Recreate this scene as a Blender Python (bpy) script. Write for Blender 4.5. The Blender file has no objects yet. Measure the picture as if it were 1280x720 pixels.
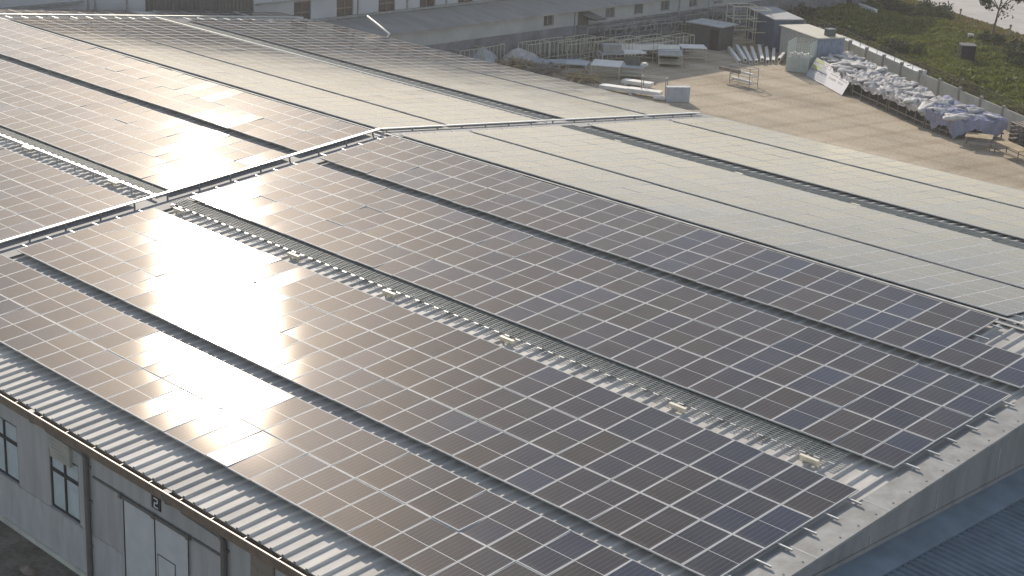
import bpy, math, random
import numpy as np
from mathutils import Vector, Matrix
R = math.radians
SC = bpy.context.scene
COL = SC.collection
rng = random.Random(7)
# ------------------------------------------------------------------ camera, sky, sun, exposure
P = R(5.55)                        # roof pitch
CP, SP = math.cos(P), math.sin(P)
ZR = 5.65                          # height of the panel plane at its reference line above the yard
CAM_ROT = [[0.7024207, -0.2561605, 0.6640685], [0.7105258, 0.1973955, -0.675417], [0.041931, 0.9462647, 0.3206633]]
CAM_LOC = (20.98392, -28.47945, 24.47772)
cam = bpy.data.cameras.new('camera')
cam.sensor_width = 36.0
cam.lens = 2105.82 / 1280 * 36.0
cam.clip_start = 0.5
cam.clip_end = 2000
camo = bpy.data.objects.new('camera', cam)
COL.objects.link(camo)
camo.matrix_world = Matrix.Translation(CAM_LOC) @ Matrix(CAM_ROT).to_4x4()
SC.camera = camo

SUN_EL, SUN_AZ = R(25.6), R(-58.8)     # azimuth clockwise from +Y
sun_dir = Vector((math.sin(SUN_AZ) * math.cos(SUN_EL), math.cos(SUN_AZ) * math.cos(SUN_EL), math.sin(SUN_EL)))
world = bpy.data.worlds.new('World')
SC.world = world
world.use_nodes = True
nt = world.node_tree
bg = nt.nodes['Background']
sky = nt.nodes.new('ShaderNodeTexSky')
sky.sky_type = 'NISHITA'
sky.sun_disc = False
sky.sun_elevation = SUN_EL
sky.sun_rotation = SUN_AZ
sky.air_density = 1.0
sky.dust_density = 0.4
sky.ozone_density = 1.2
hsv = nt.nodes.new('ShaderNodeHueSaturation')           # a milky, hazy sky
hsv.inputs['Saturation'].default_value = 0.62
nt.links.new(sky.outputs['Color'], hsv.inputs['Color'])
nt.links.new(hsv.outputs['Color'], bg.inputs['Color'])
bg.inputs['Strength'].default_value = 0.10
sl = bpy.data.lights.new('sun', 'SUN')
sl.energy = 2.6
sl.angle = R(0.5)
sl.color = (1.0, 0.9, 0.76)
so = bpy.data.objects.new('sun', sl)
COL.objects.link(so)
so.rotation_euler = sun_dir.to_track_quat('Z', 'Y').to_euler()
so.location = (0, 0, 60)
SC.view_settings.view_transform = 'Standard'
SC.view_settings.look = 'None'
SC.view_settings.gamma = 1.0
SC.view_settings.exposure = 0.8
SC.view_settings.use_curve_mapping = False
SC.cycles.max_bounces = 6

# ------------------------------------------------------------------ helpers
def near(x, v, w=0.0):
    return Vector((x, v * CP - w * SP, v * SP + w * CP + ZR))
VR = 18.0                          # slope distance of the ridge
RY, RZ = VR * CP, VR * SP + ZR
def far(x, d, w=0.0):
    return Vector((x, RY + d * CP + w * SP, RZ - d * SP + w * CP))
def ident(x, y, z):
    return Vector((x, y, z))

def srgb(r, g, b):
    f = lambda c: (c / 255 / 12.92) if c <= 10 else ((c / 255 + 0.055) / 1.055) ** 2.4
    return (f(r), f(g), f(b))

MATS = {}
def mat(name, col, rough=0.6, metal=0.0, var=0.15, scale=3.0, col2=None, bump=0.0, spec=0.5, detail=6, stretch=None, coat=0.0):
    m = bpy.data.materials.new(name)
    m.use_nodes = True
    n = m.node_tree.nodes; l = m.node_tree.links
    b = n['Principled BSDF']
    tc = n.new('ShaderNodeTexCoord')
    gm = n.new('ShaderNodeNewGeometry')
    src = gm.outputs['Position']
    if stretch:
        mp = n.new('ShaderNodeMapping'); mp.inputs['Scale'].default_value = stretch
        l.new(src, mp.inputs['Vector']); src = mp.outputs['Vector']
    no = n.new('ShaderNodeTexNoise')
    no.inputs['Scale'].default_value = scale
    no.inputs['Detail'].default_value = detail
    no.inputs['Roughness'].default_value = 0.65
    l.new(src, no.inputs['Vector'])
    rp = n.new('ShaderNodeValToRGB')
    c2 = col2 if col2 else tuple(c * (1 - var) for c in col)
    c1 = col if col2 else tuple(min(1, c * (1 + var)) for c in col)
    rp.color_ramp.elements[0].position = 0.35
    rp.color_ramp.elements[1].position = 0.65
    rp.color_ramp.elements[0].color = (*c2, 1)
    rp.color_ramp.elements[1].color = (*c1, 1)
    l.new(no.outputs['Fac'], rp.inputs['Fac'])
    l.new(rp.outputs['Color'], b.inputs['Base Color'])
    b.inputs['Roughness'].default_value = rough
    b.inputs['Metallic'].default_value = metal
    b.inputs['Specular IOR Level'].default_value = spec
    b.inputs['Coat Weight'].default_value = coat
    if bump:
        bp = n.new('ShaderNodeBump'); bp.inputs['Strength'].default_value = bump; bp.inputs['Distance'].default_value = 0.05
        l.new(no.outputs['Fac'], bp.inputs['Height']); l.new(bp.outputs['Normal'], b.inputs['Normal'])
    MATS[name] = m
    return m

class MB:
    def __init__(s):
        s.v = []; s.f = []; s.mi = []
    def quad(s, a, b, c, d, m=0):
        i = len(s.v); s.v += [Vector(a), Vector(b), Vector(c), Vector(d)]; s.f.append((i, i + 1, i + 2, i + 3)); s.mi.append(m)
    def box(s, x0, x1, y0, y1, z0, z1, T=ident, m=0):
        i = len(s.v)
        for z in (z0, z1):
            for x, y in ((x0, y0), (x1, y0), (x1, y1), (x0, y1)):
                s.v.append(Vector(T(x, y, z)))
        for q in ((0, 3, 2, 1), (4, 5, 6, 7), (0, 1, 5, 4), (1, 2, 6, 5), (2, 3, 7, 6), (3, 0, 4, 7)):
            s.f.append(tuple(i + k for k in q)); s.mi.append(m)
    def bar(s, a, b, t=0.04, t2=None, m=0):
        a = Vector(a); b = Vector(b); d = (b - a).normalized()
        u = d.cross(Vector((0, 0, 1)))
        if u.length < 1e-3: u = Vector((1, 0, 0))
        u.normalize(); w = d.cross(u).normalized()
        t2 = t2 or t
        u = u * t / 2; w = w * t2 / 2
        i = len(s.v)
        for p in (a, b):
            s.v += [p - u - w, p + u - w, p + u + w, p - u + w]
        for q in ((0, 3, 2, 1), (4, 5, 6, 7), (0, 1, 5, 4), (1, 2, 6, 5), (2, 3, 7, 6), (3, 0, 4, 7)):
            s.f.append(tuple(i + k for k in q)); s.mi.append(m)
    def tube(s, pts, r=0.05, n=8, m=0, r2=None):
        pts = [Vector(p) for p in pts]
        rings = []
        for k, p in enumerate(pts):
            d = (pts[min(k + 1, len(pts) - 1)] - pts[max(k - 1, 0)]).normalized()
            u = d.cross(Vector((0.13, 0.21, 1)))
            if u.length < 1e-3: u = Vector((1, 0, 0))
            u.normalize(); w = d.cross(u).normalized()
            rr = r if r2 is None else r + (r2 - r) * k / (len(pts) - 1)
            i = len(s.v)
            for a in range(n):
                t = 2 * math.pi * a / n
                s.v.append(p + u * rr * math.cos(t) + w * rr * math.sin(t))
            rings.append(i)
        for k in range(len(rings) - 1):
            for a in range(n):
                b = (a + 1) % n
                s.f.append((rings[k] + a, rings[k] + b, rings[k + 1] + b, rings[k + 1] + a)); s.mi.append(m)
        s.f.append(tuple(rings[0] + a for a in range(n))[::-1]); s.mi.append(m)
        s.f.append(tuple(rings[-1] + a for a in range(n))); s.mi.append(m)
    def build(s, name, mats, parent=None, smooth=False, org=None):
        me = bpy.data.meshes.new(name)
        if parent is not None: o0 = ORG[parent.name]
        elif org is not None: o0 = Vector(org)
        else:
            xs = [v.x for v in s.v]; ys = [v.y for v in s.v]; zs = [v.z for v in s.v]
            o0 = Vector(((min(xs) + max(xs)) / 2, (min(ys) + max(ys)) / 2, min(zs)))
        me.from_pydata([v - o0 for v in s.v], [], s.f)
        if not isinstance(mats, (list, tuple)): mats = [mats]
        for m in mats: me.materials.append(m)
        if len(mats) > 1: me.polygons.foreach_set('material_index', s.mi)
        if smooth: me.polygons.foreach_set('use_smooth', [True] * len(s.f))
        me.update()
        o = bpy.data.objects.new(name, me)
        COL.objects.link(o)
        if parent is not None:
            o.parent = parent; ORG[o.name] = o0
        else:
            o.location = o0; ORG[o.name] = o0
        return o
ORG = {}
def tag(o, label=None, cat=None, group=None, kind=None):
    if label: o['label'] = label
    if cat: o['category'] = cat
    if group: o['group'] = group
    if kind: o['kind'] = kind
    return o
def thing(name, label, cat, loc=(0, 0, 0), group=None):
    o = bpy.data.objects.new(name, None)
    o.empty_display_size = 0.3
    COL.objects.link(o); o.location = loc; ORG[o.name] = Vector(loc)
    return tag(o, label, cat, group)
def dup(root, loc, rotz=0.0, label=None):
    r = root.copy(); COL.objects.link(r); r.location = loc; r.rotation_euler = (0, 0, rotz)
    if label: r['label'] = label
    for ch in list(root.children):
        c = ch.copy(); COL.objects.link(c); c.parent = r
        for g in list(ch.children):
            d = g.copy(); COL.objects.link(d); d.parent = c
    return r
ORD = ['first', 'second', 'third', 'fourth', 'fifth', 'sixth', 'seventh', 'eighth', 'ninth', 'tenth', 'eleventh', 'twelfth', 'thirteenth',
       'fourteenth', 'fifteenth', 'sixteenth', 'seventeenth', 'eighteenth', 'nineteenth', 'twentieth']
TENS = {20: 'twenty', 30: 'thirty', 40: 'forty'}
def ordw(n):                       # 1-based
    if n <= 20: return ORD[n - 1]
    t, u = n // 10 * 10, n % 10
    return ('thirtieth' if t == 30 else 'fortieth') if u == 0 else TENS[t] + '-' + ORD[u - 1]

# ------------------------------------------------------------------ materials
mat('sand', (0.55, 0.465, 0.355), 0.95, var=0.0, scale=0.16, col2=(0.43, 0.365, 0.28), spec=0.1, detail=9)
def enrich_ground(m):
    n = m.node_tree.nodes; l = m.node_tree.links
    b = n['Principled BSDF']; base = b.inputs['Base Color'].links[0].from_socket
    gm = [k for k in n if k.type == 'NEW_GEOMETRY'][0]
    mp = n.new('ShaderNodeMapping'); mp.inputs['Rotation'].default_value = (0, 0, 0.6); mp.inputs['Scale'].default_value = (0.06, 0.55, 1)
    l.new(gm.outputs['Position'], mp.inputs['Vector'])
    n2 = n.new('ShaderNodeTexNoise'); n2.inputs['Scale'].default_value = 1.0; n2.inputs['Detail'].default_value = 8
    l.new(mp.outputs['Vector'], n2.inputs['Vector'])
    r2 = n.new('ShaderNodeValToRGB'); r2.color_ramp.elements[0].position = 0.3; r2.color_ramp.elements[1].position = 0.7
    r2.color_ramp.elements[0].color = (0.72, 0.7, 0.68, 1); r2.color_ramp.elements[1].color = (1.1, 1.1, 1.1, 1)
    l.new(n2.outputs['Fac'], r2.inputs['Fac'])
    mx = n.new('ShaderNodeMix'); mx.data_type = 'RGBA'; mx.blend_type = 'MULTIPLY'; mx.inputs['Factor'].default_value = 1
    l.new(base, mx.inputs[6]); l.new(r2.outputs['Color'], mx.inputs[7])
    n3 = n.new('ShaderNodeTexNoise'); n3.inputs['Scale'].default_value = 6; n3.inputs['Detail'].default_value = 6
    l.new(gm.outputs['Position'], n3.inputs['Vector'])
    r3 = n.new('ShaderNodeValToRGB'); r3.color_ramp.elements[0].position = 0.3; r3.color_ramp.elements[1].position = 0.6
    r3.color_ramp.elements[0].color = (0.75, 0.73, 0.7, 1); r3.color_ramp.elements[1].color = (1.05, 1.05, 1.05, 1)
    l.new(n3.outputs['Fac'], r3.inputs['Fac'])
    m2 = n.new('ShaderNodeMix'); m2.data_type = 'RGBA'; m2.blend_type = 'MULTIPLY'; m2.inputs['Factor'].default_value = 1
    l.new(mx.outputs[2], m2.inputs[6]); l.new(r3.outputs['Color'], m2.inputs[7])
    wv = n.new('ShaderNodeTexWave'); wv.inputs['Scale'].default_value = 0.22; wv.inputs['Distortion'].default_value = 9.0; wv.inputs['Detail'].default_value = 2.0; wv.inputs['Detail Scale'].default_value = 0.35
    mp2 = n.new('ShaderNodeMapping'); mp2.inputs['Rotation'].default_value = (0, 0, 1.0); mp2.inputs['Scale'].default_value = (1, .12, 1)
    l.new(gm.outputs['Position'], mp2.inputs['Vector']); l.new(mp2.outputs['Vector'], wv.inputs['Vector'])
    r4 = n.new('ShaderNodeValToRGB'); r4.color_ramp.elements[0].position = 0.80; r4.color_ramp.elements[1].position = 0.93
    r4.color_ramp.elements[0].color = (1, 1, 1, 1); r4.color_ramp.elements[1].color = (0.89, 0.875, 0.86, 1)
    l.new(wv.outputs['Fac'], r4.inputs['Fac'])
    m4 = n.new('ShaderNodeMix'); m4.data_type = 'RGBA'; m4.blend_type = 'MULTIPLY'; m4.inputs['Factor'].default_value = 1
    l.new(m2.outputs[2], m4.inputs[6]); l.new(r4.outputs['Color'], m4.inputs[7])
    l.new(m4.outputs[2], b.inputs['Base Color'])
enrich_ground(MATS['sand'])
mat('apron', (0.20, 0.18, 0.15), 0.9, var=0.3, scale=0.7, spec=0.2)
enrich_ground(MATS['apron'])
mat('road', (0.42, 0.39, 0.36), 0.9, var=0.12, scale=0.4, spec=0.2)
mat('soil', (0.15, 0.115, 0.06), 0.95, var=0.35, scale=0.6, spec=0.05)
mat('roof_metal', (0.54, 0.51, 0.465), 0.65, 0.0, var=0.22, spec=.2, scale=1.2, stretch=(1, .25, 1))
mat('roof_dull', (0.42, 0.43, 0.43), 0.55, 0.3, var=0.2, scale=1.5)
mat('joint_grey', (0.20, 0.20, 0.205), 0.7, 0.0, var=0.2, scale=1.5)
mat('coping', (0.35, 0.345, 0.33), 0.65, 0.0, var=0.0, scale=1.6, col2=(0.22, 0.21, 0.195), detail=8)
mat('alu', (0.58, 0.57, 0.55), 0.4, 0.4, var=0.05)
mat('frame_alu', (0.52, 0.515, 0.51), 0.6, 0.0, var=0.05, spec=.12)
mat('backsheet', (0.50, 0.50, 0.50), 0.5, 0.0, var=0.08, spec=0.15)
mat('rail_alu', (0.55, 0.55, 0.54), 0.45, 0.6, var=0.1)
mat('galv', (0.25, 0.265, 0.255), 0.6, 0.1, var=0.15)
mat('gutter', (0.20, 0.155, 0.12), 0.55, 0.2, var=0.2)
mat('gutter_lip', (0.36, 0.32, 0.28), 0.5, 0.3, var=0.1)
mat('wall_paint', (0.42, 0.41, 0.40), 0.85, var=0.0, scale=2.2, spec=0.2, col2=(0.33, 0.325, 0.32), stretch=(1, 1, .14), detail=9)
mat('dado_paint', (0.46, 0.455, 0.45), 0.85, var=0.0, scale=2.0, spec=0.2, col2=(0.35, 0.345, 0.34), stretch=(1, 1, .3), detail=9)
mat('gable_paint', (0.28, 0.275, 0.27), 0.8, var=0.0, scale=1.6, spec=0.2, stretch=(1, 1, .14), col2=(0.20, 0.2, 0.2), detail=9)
mat('brown_panel', (0.22, 0.19, 0.16), 0.8, var=0.15)
mat('pipe_grey', (0.13, 0.12, 0.115), 0.6, var=0.1)
mat('dark_frame', (0.03, 0.03, 0.034), 0.5, var=0.1)
mat('door_paint', (0.50, 0.51, 0.51), 0.6, var=0.06, scale=2)
mat('pane', (0.48, 0.53, 0.54), 0.12, 0.0, var=0.08, spec=0.7)
mat('louver', (0.36, 0.35, 0.31), 0.6, var=0.12)
mat('sign_navy', (0.02, 0.022, 0.04), 0.5)
mat('sign_white', (0.7, 0.7, 0.7), 0.5)
mat('blue_roof', (0.165, 0.205, 0.24), 0.5, 0.2, var=0.2, scale=0.8)
mat('cream', (0.72, 0.64, 0.48), 0.5, var=0.1)
mat('white_factory', (0.46, 0.46, 0.47), 0.85, var=0.08, scale=0.5, spec=0.2)
mat('annex_wall', (0.38, 0.38, 0.37), 0.85, var=0.1, scale=0.7, spec=0.2)
mat('annex_dado', (0.17, 0.175, 0.19), 0.85, var=0.25, scale=1.2, spec=0.2)
mat('annex_roof', (0.29, 0.28, 0.265), 0.8, var=0.14, scale=0.9, stretch=(.3, 1, 1))
mat('dark_window', (0.06, 0.045, 0.045), 0.4, var=0.3, scale=1)
mat('win_grey', (0.12, 0.125, 0.13), 0.3, var=0.2)
mat('dark_shutter', (0.085, 0.082, 0.085), 0.6, var=0.25, scale=0.8, stretch=(1, 3, .3))
mat('grey_steel', (0.30, 0.30, 0.29), 0.6, 0.3, var=0.2)
mat('pale_steel', (0.52, 0.48, 0.38), 0.6, 0.1, var=0.15)
mat('dark_steel', (0.07, 0.07, 0.075), 0.8, 0.0, var=0.2)
mat('white_plate', (0.72, 0.70, 0.66), 0.6, var=0.08)
mat('grey_plate', (0.40, 0.42, 0.45), 0.6, var=0.1)
mat('green_plate', (0.06, 0.085, 0.075), 0.5, var=0.2)
mat('white_beam', (0.74, 0.71, 0.66), 0.5, var=0.06)
mat('beam_end', (0.10, 0.09, 0.08), 0.9, var=0.2)
mat('wood', (0.34, 0.26, 0.15), 0.9, var=0.3, scale=2)
mat('wood_grey', (0.24, 0.20, 0.17), 0.9, var=0.3, scale=2)
mat('container_blue', (0.075, 0.105, 0.165), 0.6, 0.1, var=0.2, scale=1)
mat('container_roof', (0.27, 0.28, 0.29), 0.7, 0.1, var=0.12)
mat('cabin_wall', (0.40, 0.39, 0.36), 0.8, var=0.1)
mat('cabin_roof', (0.52, 0.48, 0.40), 0.8, var=0.1)
mat('cabin_blue', (0.22, 0.26, 0.33), 0.7, var=0.18)
mat('tarp_white', (0.58, 0.55, 0.53), 0.85, var=0.0, scale=1.1, col2=(0.34, 0.32, 0.31), bump=0.15, spec=.15)
mat('tarp_blue', (0.27, 0.27, 0.35), 0.85, var=0.2, scale=1.5, bump=0.15, spec=.15)
mat('sack', (0.62, 0.60, 0.56), 0.75, var=0.0, scale=2.2, col2=(0.40, 0.38, 0.35))
mat('sack_grey', (0.48, 0.46, 0.44), 0.75, var=0.0, scale=2.2, col2=(0.30, 0.28, 0.27))
mat('fence_wall', (0.48, 0.47, 0.41), 0.9, var=0.16, scale=0.8, spec=0.2)
mat('fence_post', (0.30, 0.28, 0.25), 0.9, var=0.15, spec=0.2)
mat('wire', (0.16, 0.13, 0.10), 0.7, 0.2, var=0.2)
mat('white_block', (0.70, 0.70, 0.68), 0.8, var=0.1)
mat('black_box', (0.02, 0.02, 0.03), 0.9, var=0.3, spec=.1)
mat('bark', (0.10, 0.08, 0.06), 0.9, var=0.3, scale=5)
mat('board_white', (0.45, 0.44, 0.47), 0.6, var=0.04)
mat('board_green', (0.38, 0.44, 0.10), 0.6, var=0.1)
mat('board_mauve', (0.20, 0.13, 0.15), 0.6, var=0.1)
mat('board_ink', (0.07, 0.065, 0.085), 0.6, var=0.1)
mat('cage_mesh', (0.50, 0.54, 0.50), 0.6, 0.1, var=0.1)
mat('mound', (0.26, 0.17, 0.10), 0.95, var=0.25, scale=2)

def leaf_mat(name, c1, c2):
    m = mat(name, c1, 0.7, col2=c2, scale=0.35, spec=0.15, detail=4)
    b = m.node_tree.nodes['Principled BSDF']
    n = m.node_tree.nodes; l = m.node_tree.links
    tr = n.new('ShaderNodeBsdfTranslucent'); tr.inputs['Color'].default_value = (*[c * 1.3 for c in c1], 1)
    mx = n.new('ShaderNodeMixShader'); mx.inputs['Fac'].default_value = 0.25
    out = n['Material Output']
    l.new(b.outputs[0], mx.inputs[1]); l.new(tr.outputs[0], mx.inputs[2]); l.new(mx.outputs[0], out.inputs['Surface'])
    return m
leaf_mat('grass_leaf', (0.15, 0.165, 0.03), (0.06, 0.075, 0.02))
leaf_mat('scrub_leaf', (0.085, 0.065, 0.035), (0.045, 0.04, 0.02))
leaf_mat('dry_leaf', (0.20, 0.155, 0.07), (0.12, 0.10, 0.05))
leaf_mat('bush_leaf', (0.045, 0.06, 0.025), (0.03, 0.04, 0.02))
leaf_mat('tree_leaf', (0.05, 0.062, 0.028), (0.03, 0.042, 0.02))

# solar cells: dusty dark glass; the tint of each half module is a mesh attribute
def cell_material():
    m = bpy.data.materials.new('solar_cells'); m.use_nodes = True
    n = m.node_tree.nodes; l = m.node_tree.links
    b = n['Principled BSDF']; out = n['Material Output']
    at = n.new('ShaderNodeAttribute'); at.attribute_name = 'tint'
    rp = n.new('ShaderNodeValToRGB')
    e = rp.color_ramp.elements
    e[0].position = 0.0; e[0].color = (0.044, 0.040, 0.043, 1)
    e[1].position = 1.0; e[1].color = (0.026, 0.044, 0.082, 1)
    for p_, c in ((0.45, (0.032, 0.035, 0.049, 1)), (0.75, (0.024, 0.034, 0.062, 1))):
        k = e.new(p_); k.color = c
    l.new(at.outputs['Fac'], rp.inputs['Fac'])
    uv = n.new('ShaderNodeUVMap'); uv.uv_map = 'UVMap'
    sx = n.new('ShaderNodeSeparateXYZ'); l.new(uv.outputs['UV'], sx.inputs[0])
    def lines(sock, period, width):
        a = n.new('ShaderNodeMath'); a.operation = 'DIVIDE'; l.new(sock, a.inputs[0]); a.inputs[1].default_value = period
        f = n.new('ShaderNodeMath'); f.operation = 'FRACT'; l.new(a.outputs[0], f.inputs[0])
        c = n.new('ShaderNodeMath'); c.operation = 'LESS_THAN'; l.new(f.outputs[0], c.inputs[0]); c.inputs[1].default_value = width
        return c.outputs[0]
    g1 = lines(sx.outputs[0], 0.1525, 0.055)
    g2 = lines(sx.outputs[1], 0.0755, 0.045)
    mxm = n.new('ShaderNodeMath'); mxm.operation = 'MAXIMUM'; l.new(g1, mxm.inputs[0])
    h = n.new('ShaderNodeMath'); h.operation = 'MULTIPLY'; l.new(g2, h.inputs[0]); h.inputs[1].default_value = 0.6
    l.new(h.outputs[0], mxm.inputs[1])
    ls = n.new('ShaderNodeMath'); ls.operation = 'MULTIPLY'; l.new(mxm.outputs[0], ls.inputs[0]); ls.inputs[1].default_value = 0.75
    mx = n.new('ShaderNodeMix'); mx.data_type = 'RGBA'
    l.new(ls.outputs[0], mx.inputs[0]); l.new(rp.outputs['Color'], mx.inputs[6]); mx.inputs[7].default_value = (0.20, 0.19, 0.18, 1)
    gm = n.new('ShaderNodeNewGeometry')
    no = n.new('ShaderNodeTexNoise'); no.inputs['Scale'].default_value = 0.9; no.inputs['Detail'].default_value = 7
    l.new(gm.outputs['Position'], no.inputs['Vector'])
    dr = n.new('ShaderNodeMapRange'); dr.inputs['From Min'].default_value = 0.3; dr.inputs['From Max'].default_value = 0.75
    dr.inputs['To Min'].default_value = DUST[0]; dr.inputs['To Max'].default_value = DUST[1]
    l.new(no.outputs['Fac'], dr.inputs['Value'])
    ed = n.new('ShaderNodeMapRange'); ed.inputs['From Min'].default_value = 0.03; ed.inputs['From Max'].default_value = 0.22
    ed.inputs['To Min'].default_value = 0.16; ed.inputs['To Max'].default_value = 0.0
    l.new(sx.outputs[1], ed.inputs['Value'])
    n9 = n.new('ShaderNodeTexNoise'); n9.inputs['Scale'].default_value = 5.0; n9.inputs['Detail'].default_value = 5
    l.new(gm.outputs['Position'], n9.inputs['Vector'])
    em = n.new('ShaderNodeMath'); em.operation = 'MULTIPLY'; l.new(ed.outputs[0], em.inputs[0]); l.new(n9.outputs['Fac'], em.inputs[1])
    ea = n.new('ShaderNodeMath'); ea.operation = 'ADD'; l.new(em.outputs[0], ea.inputs[0]); l.new(dr.outputs[0], ea.inputs[1])
    d = n.new('ShaderNodeMix'); d.data_type = 'RGBA'
    l.new(ea.outputs[0], d.inputs[0]); l.new(mx.outputs[2], d.inputs[6]); d.inputs[7].default_value = (0.36, 0.31, 0.25, 1)
    l.new(d.outputs[2], b.inputs['Base Color'])
    n.remove(b)
    df = n.new('ShaderNodeBsdfDiffuse'); l.new(d.outputs[2], df.inputs['Color'])
    fr = n.new('ShaderNodeFresnel'); fr.inputs['IOR'].default_value = 1.33
    g1_ = n.new('ShaderNodeBsdfGlossy'); g1_.distribution = 'BECKMANN'; g1_.inputs['Roughness'].default_value = ROUGH[0]
    g2_ = n.new('ShaderNodeBsdfGlossy'); g2_.distribution = 'BECKMANN'; g2_.inputs['Roughness'].default_value = ROUGH[1]
    g1_.inputs['Color'].default_value = (.91, .81, .71, 1)
    mg = n.new('ShaderNodeMixShader'); mg.inputs[0].default_value = ROUGH[2]
    l.new(g1_.outputs[0], mg.inputs[1]); l.new(g2_.outputs[0], mg.inputs[2])
    ms = n.new('ShaderNodeMixShader'); l.new(fr.outputs[0], ms.inputs[0])
    l.new(df.outputs[0], ms.inputs[1]); l.new(mg.outputs[0], ms.inputs[2])
    g3_ = n.new('ShaderNodeBsdfGlossy'); g3_.distribution = 'BECKMANN'; g3_.inputs['Roughness'].default_value = HAZE[0]   # forward scatter of the dust film
    g3_.inputs['Color'].default_value = (1, .88, .76, 1)
    m3 = n.new('ShaderNodeMixShader'); m3.inputs[0].default_value = HAZE[1]
    l.new(ms.outputs[0], m3.inputs[1]); l.new(g3_.outputs[0], m3.inputs[2]); l.new(m3.outputs[0], out.inputs['Surface'])
    MATS['cells'] = m
HAZE = (0.35, 0.0065)
DUST = (0.02, 0.08)
ROUGH = (0.145, 0.22, 0.014)
cell_material()
M = MATS

HAZE_DENSITY = 0.0004
# ------------------------------------------------------------------ ground and road
def sheet(name, pts, z, m, kind='structure'):
    b = MB(); i = len(b.v); b.v += [Vector((x, y, z)) for x, y in pts]; b.f.append(tuple(range(len(pts)))); b.mi.append(0)
    return tag(b.build(name, m, org=(0, 0, 0)), kind=kind)
sheet('ground', [(-900, -900), (900, -900), (900, 1200), (-900, 1200)], 0.0, M['sand'])
sheet('path', [(-80, -40), (3, -40), (3, -5.3), (-80, -5.3)], 0.004, M['apron'])
def fence_y(x): return 83.8 - 0.575 * (x + 53.1)
def road_y(x): return 111.9 - 0.52 * (x + 60)
sheet('verge', [(-120, fence_y(-120) + .4), (20, fence_y(20) + .4), (20, road_y(20)), (-120, road_y(-120))], 0.004, M['soil'])
sheet('road', [(-220, road_y(-220) + .1), (120, road_y(120) + .1), (120, road_y(120) + 70), (-220, road_y(-220) + 70)], 0.008, M['road'])

hz = MB(); hz.box(-400, 200, -200, 400, -1.0, 30.0)
hm = bpy.data.materials.new('haze'); hm.use_nodes = True
hn_ = hm.node_tree.nodes; hn_.remove(hn_['Principled BSDF'])
pv = hn_.new('ShaderNodeVolumePrincipled'); pv.inputs['Color'].default_value = (.95, .93, .90, 1); pv.inputs['Density'].default_value = HAZE_DENSITY; pv.inputs['Anisotropy'].default_value = .6
hm.node_tree.links.new(pv.outputs[0], hn_['Material Output'].inputs['Volume'])
tag(hz.build('haze', hm), kind='stuff')

# ------------------------------------------------------------------ the warehouse under the panels
WX0, WX1 = -69.6, 1.2
VE = -5.98                         # near eave
DE = 22.75                         # far eave
WR = -0.26                         # roof pan below the panel plane
WRF = -0.175                       # the same on the far slope
ware = thing('warehouse', 'long low warehouse with ribbed metal roof carrying rows of solar panels', 'building', (0, 0, 0))
def ribbed(T, x0, x1, a0, a1, name):
    b = MB(); WR = -.26 if T is near else WRF
    prof = []
    x = x0
    while x < x1 - 0.47:
        prof += [(x, 0), (x + .27, 0), (x + .305, .06), (x + .375, .06), (x + .41, 0)]
        x += 0.47
    prof.append((x1, 0))
    for (xa, wa), (xb, wb) in zip(prof, prof[1:]):
        b.quad(T(xa, a0, WR + wa), T(xb, a0, WR + wb), T(xb, a1, WR + wb), T(xa, a1, WR + wa))
    # underside closes the sheet so that it has thickness
    b.quad(T(x0, a0, WR - .02), T(x0, a1, WR - .02), T(x1, a1, WR - .02), T(x1, a0, WR - .02))
    return b.build(name, M['roof_metal'], ware)
ribbed(near, WX0, 0.25, VE, VR - .05, 'roof')
ribbed(far, WX0, 0.25, .05, DE, 'roof')
b = MB()
for T, s in ((near, 1), (far, 0)):
    a0, a1 = (VR - .24, VR) if s else (0, .18)
    w_ = WR if s else WRF; b.box(WX0, .9, a0, a1, w_ + .062, w_ + .085, T)
b.build('ridge_cap', M['roof_metal'], ware)
b = MB()
b.box(0.2, 1.05, VE - .12, VR, -.2, -.13, near); b.box(0.2, 1.05, 0, DE + .1, -.2, -.13, far)
cop = b.build('coping', M['coping'], ware)
for v in np.arange(-3.5, 17.9, 3.05):   # joints of the coping
    b = MB(); b.box(0.21, 1.054, v, v + .03, -.13, -.126, near); b.build('joint', M['roof_dull'], cop)
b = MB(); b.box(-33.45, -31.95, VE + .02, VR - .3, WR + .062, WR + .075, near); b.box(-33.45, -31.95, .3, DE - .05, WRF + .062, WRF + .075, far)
b.build('expansion_joint', M['joint_grey'], ware)  # added dark strip: paints the shadow of tray and panels over the roof gap
for k, v in enumerate(np.arange(-3.1, 17.6, .76)):
    b = MB(); b.box(.86, .90, v, v + .04, -.13, -.115, near); b.build('fixing', M['fence_post'], cop)
# gable wall
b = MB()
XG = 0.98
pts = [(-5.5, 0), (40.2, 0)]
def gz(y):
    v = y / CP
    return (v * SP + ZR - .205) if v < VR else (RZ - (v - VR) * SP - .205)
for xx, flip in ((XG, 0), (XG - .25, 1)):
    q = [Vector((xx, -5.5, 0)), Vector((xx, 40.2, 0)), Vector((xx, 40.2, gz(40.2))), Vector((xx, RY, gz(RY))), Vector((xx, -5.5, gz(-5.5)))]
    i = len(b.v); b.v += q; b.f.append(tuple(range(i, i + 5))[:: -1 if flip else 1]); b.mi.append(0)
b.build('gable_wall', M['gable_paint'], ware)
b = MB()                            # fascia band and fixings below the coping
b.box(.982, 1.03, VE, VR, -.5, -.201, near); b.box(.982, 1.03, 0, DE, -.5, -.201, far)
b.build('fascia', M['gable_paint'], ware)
for y in np.arange(-4.2, 17, 3.05):
    b = MB(); b.box(.98, 1.002, y, y + .03, gz(y) - 1.2, gz(y) - .32); b.build('wall_joint', M['roof_dull'], ware)
b = MB()
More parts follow.
